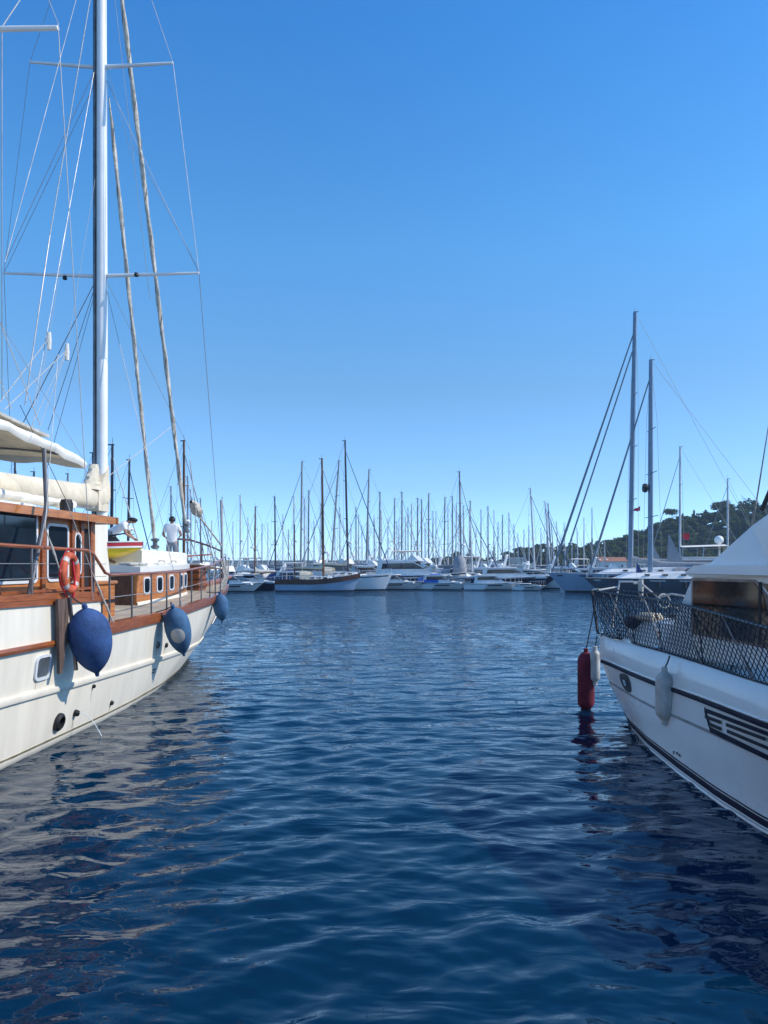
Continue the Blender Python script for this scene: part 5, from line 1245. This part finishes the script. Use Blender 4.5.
b = MB(); b.lathe([(.95, 0), (1.0, .8), (.85, 2.2), (.5, 2.9), (.1, 3.1)], (0, 1.0, 1.5), 14); b.build('shrouded_sail_bundle', M_cvg, sl2)
sailboat('white sloop with two slanting stays fanning right from its mast', 472.5, 510, 106, 115, 10.5, 'w', M_mastl, lean=-3, cover=M_cvw, fb=1.55, furl=M_cvb)
cruiser('long low motor yacht with navy hull and black windows in the fleet', 512, 103, 97, 12.5, 'n', fly=False, arch=True, h=1.0, name='motor_yacht', fb=1.5)
cruiser('white open motorboat lying in front of the navy motor yacht', 493, 99, 95, 7.5, 'w', fly=False, arch=False)
cruiser('little white tender floating at the bow of the navy motor yacht', 529, 97, 110, 4.2, 'w', fly=False, arch=False, fb=.5, h=.4, name='tender')
sailboat('white sailboat whose leaning mast rises above the navy motor yacht bow', 535, 489, 112, 130, 11.5, 'w', M_mastl, lean=-4.5, cover=M_cvw, fb=1.6)
cruiser('white fishing boat with square portholes left of the pale blue sloop', 541, 104, 118, 8.5, 'w', fly=False, arch=True, fb=1.5)

# ---- big yachts on the right
pb = sailboat('big pale blue hulled sailing yacht with the tallest mast on the right', 630, 312, 90, -84, 26, 'p', M_mastbl, lean=5, cover=M_cvg, fb=2.15, sheer=.05, mastpos=.135, r=.30, spreaders=3, furl=M_mast, stayr=.13, name='sailing_yacht')
b = MB(); b.tube([(0, 11.5, 2.4), (0.0, 3.25, 28.2)], [.11, .08], 6); b.build('inner_forestay', M_mast, pb)
dg_y = sailboat('dark grey hulled sailing yacht overlapping the pale blue one', 650.3, 360, 83, -88, 25, 'g', M_mastbl, lean=.5, cover=M_cvg, fb=1.75, sheer=.03, mastpos=.215, r=.28, spreaders=3, furl=M_mast, stayr=.11, name='sailing_yacht')
b = MB()
for yy in (5.6, 3.2, 2.0): b.lathe([(.05, -.45), (.16, -.35), (.16, .25), (.05, .4)], (-3.5 if False else -3.4, yy, 1.25), 10)
for b_y in (5.6, 3.0, 1.5, -1.0):
    q = MB(); q.lathe([(.05, -.42), (.15, -.32), (.15, .26), (.05, .36)], (-(25 * .29 / 2) * (.92 if b_y > 4 else 1.0) - .16, b_y, 1.15), 10); q.build('hull_fender', M_black, dg_y)
for par, yy, c in ((pb, 1.6, M_cvg), (dg_y, 3.6, M_cvg)):
    q = MB(); q.slab([(.0, yy, 3.2), (0, yy - .2, 6.6), (0, yy - 1.9, 3.2)], (.12, 0, 0)); q.build('loose_sail_corner', c, par, smooth=False)
b = MB(); b.box((0, 6.9, 2.8), (.05, .05, 2.2)); b.build('ensign_staff', M_mastl, dg_y, smooth=False)
b = MB(); b.slab([(0, 6.9, 3.6), (0, 6.1, 2.3), (0, 6.5, 2.1), (0, 6.9, 2.4)], (.04, 0, 0)); b.build('folded_flag', M_cvb, dg_y, smooth=False)
p = at(637, 509, 88)
for (u, v, Y, par, lab) in ((637, 509, 88, pb, 0), (684.5, 536, 108, None, 0)):
    if par is not None:
        c = Frame(pb.location.x, pb.location.y, -84).loc(at(u, v, Y)); b = MB(); b.grid([[(c.x, c.y - .35 + .09 * i, c.z - .25 + .05 * math.sin(i * 1.3)), (c.x + .04 * math.sin(i), c.y - .35 + .09 * i, c.z + .30 + .05 * math.sin(i * 1.3) - .04 * i)] for i in range(9)]); b.build('courtesy_flag', M_flag, par)
        b = MB(); b.tube([(c.x, c.y + .4, 3), (c.x, c.y + .4, c.z + 9)], .015, 4); b.build('flag_halyard', M_mast, par)
b = MB(); c = Frame(dg_y.location.x, dg_y.location.y, -88).loc(at(645, 488, 83)); b.lathe([(.02, -.3), (.45, -.2), (.5, 0), (.45, .2), (.02, .3)], c, 12, Matrix.Rotation(R_(90), 3, 'X')); b.build('radar_dome', M_black, dg_y)
cruiser('white motor cruiser with dark raked windscreen behind the grey yacht', 684, 97, -78, 14, 'w', fly=False, arch=False, fb=2.3, h=1.35)
cat_ = sailboat('white sailing yacht with cream bimini and bare light mast behind the boom', 680, 447, 108, -80, 15, 'w', M_mastl, lean=0, cover=M_cvw, fb=2.0, furl=M_mast, mastpos=.18, zt=None)
b = MB(); zz = HC + (VH - 547) / FPX * 108; b.grid([[(s_, y, zz + .25 * (1 - abs(s_) / 2) - .03 * y) for s_ in (-2, -1, 0, 1, 2)] for y in (-3.2, -1.5, 0, 1.5, 2.8)]); b.grid([[(s_, y, zz - .25 - .03 * y) for s_ in (-2, -1, 0, 1, 2)] for y in (-3.2, -1.5, 0, 1.5, 2.8)])
for s_ in (-1.9, 1.9):
    for y in (-3.1, 0, 2.7): b.tube([(s_, y, 1.9), (s_, y, zz)], .04, 5)
b.build('bimini', M_canvasw, cat_)
c = Frame(cat_.location.x, cat_.location.y, -80).loc(at(719, 540, 108)); b = MB(); b.ball(c, .62, 14, 10); b.tube([c, (c.x, c.y, 2)], .08, 6); b.build('satellite_dome', M_cabin, cat_)
c = Frame(cat_.location.x, cat_.location.y, -80).loc(at(683, 536, 108)); b = MB(); b.grid([[(c.x, c.y - .12 * i, c.z - .5 + .08 * math.sin(i)), (c.x, c.y - .12 * i, c.z + .4 + .1 * math.sin(i))] for i in range(8)]); b.build('ensign', M_flag, cat_)
sailboat('sailboat with a radar on its bare light mast furthest right in the fleet', 727.6, 479, 118, -75, 12, 'w', M_mastl, cover=M_cvw, fb=1.4, dome=.5)

# ---- second and later rows
rows_ = [
 # u, vtop, lean, mast, hull, heading, label
 (111, 445, 1.5, M_mastd, 'w', 95, 'sailboat with a dark navy mast immediately right of the white main mast', 60),
 (127.5, 460, 2, M_mastd, 'w', 110, 'sailboat with a dark mast above the yellow dinghy', 75),
 (184, 441, 0, M_mastb, 'w', 120, 'sailboat with brownish mast behind the lower end of the furled jib', 70),
 (171, 487, 0, M_mast, 'w', 100, 'sailboat with a short mast above the head of the standing person', None),
 (187.5, 477, 0, M_mast, 'w', 95, 'sailboat with a mast close left of the bundle on the bow stay', None),
 (191, 490, 0, M_mastl, 'b', 130, 'sailboat with a light mast directly behind the bundle on the bow stay', None),
 (200.6, 499, 0, M_mast, 'w', 110, 'sailboat whose mast stands just right of the bundle on the bow stay', None),
 (208, 530, 0, M_mastl, 'w', 75, 'distant sailboat with the shortest mast behind the bow rail', None),
 (222.5, 498, 0, M_mastl, 'w', 130, 'sailboat with light mast exactly above the bow tip of the cream schooner', None),
 (15, 458, 0, M_mastd, 'w', 100, 'sailboat with a dark mast showing under the bimini near the left edge', 80),
 (34, 472, 0, M_mastd, 'w', 80, 'sailboat with a dark mast just left of the bimini pole', 85),
 (68, 474, 0, M_mast, 'w', 120, 'sailboat with a short mast above the cream sail cover', 85),
 (93, 453, 0, M_mastd, 'w', 110, 'sailboat with a dark mast just left of the white main mast', 75),
 (240.4, 496, 0, M_mastl, 'w', 115, 'first tall masted sailboat right of the cream bow, light slim mast', None),
 (254.8, 507, .5, M_mastb, 'r', -115, 'sailboat with a varnished brown mast and brown hull left of the schooner', 108),
 (248, 518, 0, M_mastl, 'w', 90, 'distant sailboat with a faint mast between the light and the brown masts', None),
 (275.6, 497, -.8, M_mastd, 'w', 122, 'sailboat with dark mast and dark furled jib at the left end of the schooner', 118),
 (288.5, 530, 0, M_mast, 'b', 95, 'distant sailboat with a very short mast above the schooner stern awning', None),
 (294, 497, 0, M_mastl, 'w', 100, 'sailboat with a light mast left of the tall grey one above the schooner', None),
 (300.5, 462, 1.5, M_mast, 'w', -110, 'sailboat with the tall grey mast left of the brown schooner mast', 112),
 (304.8, 499, 0, M_mastl, 'w', 110, 'sailboat with a light mast tight against the right of the tall grey one', None),
 (308, 491, 1, M_mast, 'w', 80, 'sailboat with a grey mast halfway between tall grey and brown masts', None),
 (321, 504, 0, M_mastl, 'w', 100, 'sailboat with a slim mast hugging the left of the brown schooner mast', None),
 (330.5, 461, 8.5, M_mast, 'w', -118, 'sailboat with the strongly raked mast between brown and tallest dark masts', 115),
 (340, 508, 0, M_mastl, 'b', 120, 'distant sailboat with a slim mast just left of the tallest dark mast', None),
 (356, 508, 0, M_mast, 'w', 100, 'sailboat with first slim mast right of the tallest dark mast', None),
 (358.7, 515, 0, M_mastl, 'w', 85, 'distant sailboat with second slim mast right of the tallest dark mast', None),
 (362, 526, 0, M_mastl, 'w', 110, 'distant sailboat with third and shortest mast right of the tallest dark mast', None),
 (366, 470, 3, M_mast, 'w', -105, 'sailboat with tall mast crossed by the long navy furled jib', 122),
 (368.5, 519, 0, M_mastl, 'w', 95, 'distant sailboat with a low mast at the foot of the tall crossed mast', None),
 (379, 492.5, 1, M_mast, 'w', 112, 'sailboat with the first tall mast above the sharp dark bow motorboat', None),
 (381.2, 511, 0, M_mastl, 'w', 75, 'distant sailboat with a lower mast tucked right beside that first tall one', None),
 (374.5, 520, 0, M_mastl, 'b', 110, 'distant sailboat with a short mast between the crossed and next tall masts', None),
 (388, 519, 0, M_mastl, 'w', 100, 'distant sailboat with a short mast left of the radar arch of the largest yacht', None),
 (394.5, 499, 0, M_mast, 'w', -110, 'sailboat with medium mast above the stern of the largest flybridge yacht', None),
 (397, 522, 0, M_mastl, 'w', 120, 'distant sailboat with low mast between two taller ones over the largest yacht', None),
 (401.5, 492.5, .5, M_mast, 'w', 115, 'sailboat with the tallest mast directly above the largest flybridge yacht', None),
 (405.5, 517, 0, M_mastl, 'w', 90, 'distant sailboat with low mast right of the tallest mast over the largest yacht', None),
 (411.5, 504, 0, M_mastl, 'w', -100, 'sailboat with light mast near the middle of the largest flybridge yacht', None),
 (417, 498.6, .8, M_mast, 'w', 110, 'sailboat with left mast of the close pair over the yacht windscreen', None),
 (421.7, 500, 0, M_mast, 'w', 85, 'sailboat with right mast of the close pair over the yacht windscreen', None),
 (428.7, 494, 0, M_mast, 'w', -115, 'sailboat with a lone tall mast over the bow of the largest flybridge yacht', None),
 (439, 538, 0, M_mastl, 'w', 100, 'far sailboat with the lowest mast in the gap above the blue covered speedboat', 190),
 (444, 497.6, 1, M_mast, 'w', -122, 'sailboat with a tall mast above the bright blue cockpit cover', None),
 (452.4, 497, 0, M_mast, 'w', 105, 'sailboat with a tall mast left of the isolated dark round tree', None),
 (455.7, 505, .8, M_mastl, 'w', 80, 'sailboat with a light mast in front of the isolated dark round tree', None),
 (463.5, 506, 0, M_mastl, 'w', -95, 'sailboat with a light mast just right of the grey shrouded sail', None),
 (469.5, 501.5, .9, M_mast, 'w', 95, 'sailboat with a grey mast left beside the mast with fanning stays', None),
 (488, 507, 0, M_mast, 'w', 112, 'sailboat with a single mast above the white open motorboat', None),
 (502.5, 515.5, 0, M_mast, 'w', -110, 'sailboat with a mast left of the cream kiosk over the navy yacht', None),
 (509, 513, 0, M_mastl, 'w', 70, 'sailboat with a thick light mast next to the cream kiosk', None),
 (518, 534, 0, M_mastl, 'b', 100, 'far sailboat with a faint short mast above the navy yacht bow', 195),
 (529, 526, 0, M_mastl, 'w', 115, 'far sailboat with a short mast left of the leaning mast', None),
 (541, 528.5, 0, M_mastl, 'w', 90, 'far sailboat with a short mast right of the leaning mast', None),
 (551, 502, -6, M_mastl, 'w', 125, 'sailboat with the tall leaning light mast above the pale blue bow', 128),
 (552.5, 504, -4.5, M_mast, 'w', 118, 'sailboat with the second leaning mast above the pale blue bow', 138),
 (555, 520, -4, M_mastl, 'w', 80, 'far sailboat with a lower leaning mast in the cluster at the thick forestays', None),
 (558.5, 522, -2, M_mastl, 'w', 100, 'far sailboat with a low mast among the thick forestay feet', None),
 (566, 523, -2, M_mastl, 'w', -100, 'far sailboat with a mast right of the thick forestay feet', None),
 (578, 528, -1, M_mastl, 'w', 120, 'far sailboat with a mast between the double and the single forestay', None),
 (572, 540, 0, M_mastl, 'b', 95, 'far sailboat with a tiny mast between the double and single forestay', 190),
 (598, 543, 0, M_mastl, 'w', 95, 'far sailboat with left mast of two small ones before the tiled shed', 190),
 (604.7, 542, 0, M_mastl, 'w', 80, 'far sailboat with right mast of two small ones before the tiled shed', 190),
]
rs_ = random.Random(2)
for (u, vt, lean, mm, hl, hd, lab, Yf) in rows_:
    Y = Yf or min(215, max(122, 8600 / (565 - vt) + rs_.uniform(-6, 6)))
    zt = HC + (VH - vt) / FPX * Y
    L = min(15, max(8.5, zt * .74))
    sailboat(lab, u, vt, Y, hd + rs_.uniform(-6, 6), L, hl, mm, lean=lean, cover=rs_.choice((M_cvb, M_cvw, M_cvg, M_cvb, M_canvas)), detail=False, awn=rs_.choice((None, None, M_cvw, M_cvb)),
             furl=rs_.choice((M_cvw, M_cvb, M_mast, M_mast)), spreaders=2, name='sailboat', dome=rs_.choice((False, False, .45)), stayr=.05)
ORD = 'first second third fourth fifth sixth seventh eighth ninth tenth eleventh twelfth thirteenth fourteenth fifteenth sixteenth seventeenth eighteenth nineteenth twentieth twenty-first twenty-second twenty-third last'.split()
for k_, u in enumerate((233, 262, 268, 283, 314, 335, 351, 374, 399, 408, 425, 433, 436, 448, 459, 476, 481, 494, 498, 514, 524, 547, 584, 592)):
    Y = rs_.uniform(196, 226); vt = rs_.uniform(506, 532)
    sailboat('sailboat with thin pale mast in the farthest row, %s of them from the left' % ORD[k_], u, vt, Y, rs_.choice((90, 100, 110, -100)), rs_.uniform(9, 11), 'w', M_mastl if rs_.random() < .6 else M_mast, cover=M_cvb, detail=False, furl=M_cvw, group='sailboats in the farthest row of the marina', stayr=.05)
# cruisers between the back rows, cluttering the waterline
for (u, Y, hd, L, lab, kw) in (
    (262, 112, 100, 11, 'white flybridge cruiser with cream bimini behind the brown mast', dict(bimini=M_canvasw)),
    (243, 118, 110, 11, 'white motor cruiser half hidden behind the beige workboat', dict()),
    (300, 106, 95, 10, 'white cruiser with blue canopy hidden behind the schooner', dict(cover=M_cvb, fly=False)),
    (345, 110, 110, 14, 'white motor yacht with long cabin showing above the schooner bow', dict(h=1.3)),
    (372, 112, 100, 13, 'white cabin cruiser behind the white sloop with navy jib', dict(h=1.2)),
    (387, 117, 108, 12, 'white flybridge cruiser between the sloop and the largest yacht', dict(h=1.2)),
    (458, 118, 100, 12, 'dark hulled cruiser behind the grey shrouded sail', dict(hull='n')),
    (483, 113, 106, 12, 'white flybridge cruiser with cream bimini behind the white sloops', dict(bimini=M_canvasw)),
    (497, 116, 100, 12, 'white cruiser with radar arch behind the white open motorboat', dict()),
    (524, 118, 104, 12, 'white cruiser with high flybridge behind the navy motor yacht', dict(h=1.2)),
    (571, 128, 110, 12, 'white flybridge cruiser seen above the pale blue hull', dict(h=1.1)),
    (590, 135, 96, 11, 'white cruiser with cream bimini seen above the dark grey bow', dict(bimini=M_canvasw)),
    (612, 126, 100, 12, 'white cruiser behind the foot of the tallest right hand mast', dict()),
    (640, 124, -96, 11, 'white cruiser with yellowish canopy between the two big masts', dict(fly=False, cover=M_canvas)),
    (150, 118, 100, 12, 'white cruiser hidden behind the cream schooner foredeck', dict()),
    (205, 112, 105, 12, 'white flybridge cruiser seen through the bow rail', dict(h=1.2))):
    cruiser(lab, u, Y, hd, L, **kw)
# ------------------------------------------------------------------ air between here and the far shore
mb = MB(); mb.box((0, 250, 22), (1500, 700, 46)); hz = mb.build('haze', M_white, smooth=False); hz['kind'] = 'stuff'
hm = bpy.data.materials.new('haze_air'); hm.use_nodes = True; n = hm.node_tree; n.nodes.clear()
out = n.nodes.new('ShaderNodeOutputMaterial'); pv = n.nodes.new('ShaderNodeVolumePrincipled')
pv.inputs['Color'].default_value = (0.55, 0.76, 1.0, 1); pv.inputs['Density'].default_value = 0.00032; pv.inputs['Anisotropy'].default_value = 0.2
n.links.new(pv.outputs[0], out.inputs['Volume']); hz.data.materials.clear(); hz.data.materials.append(hm)
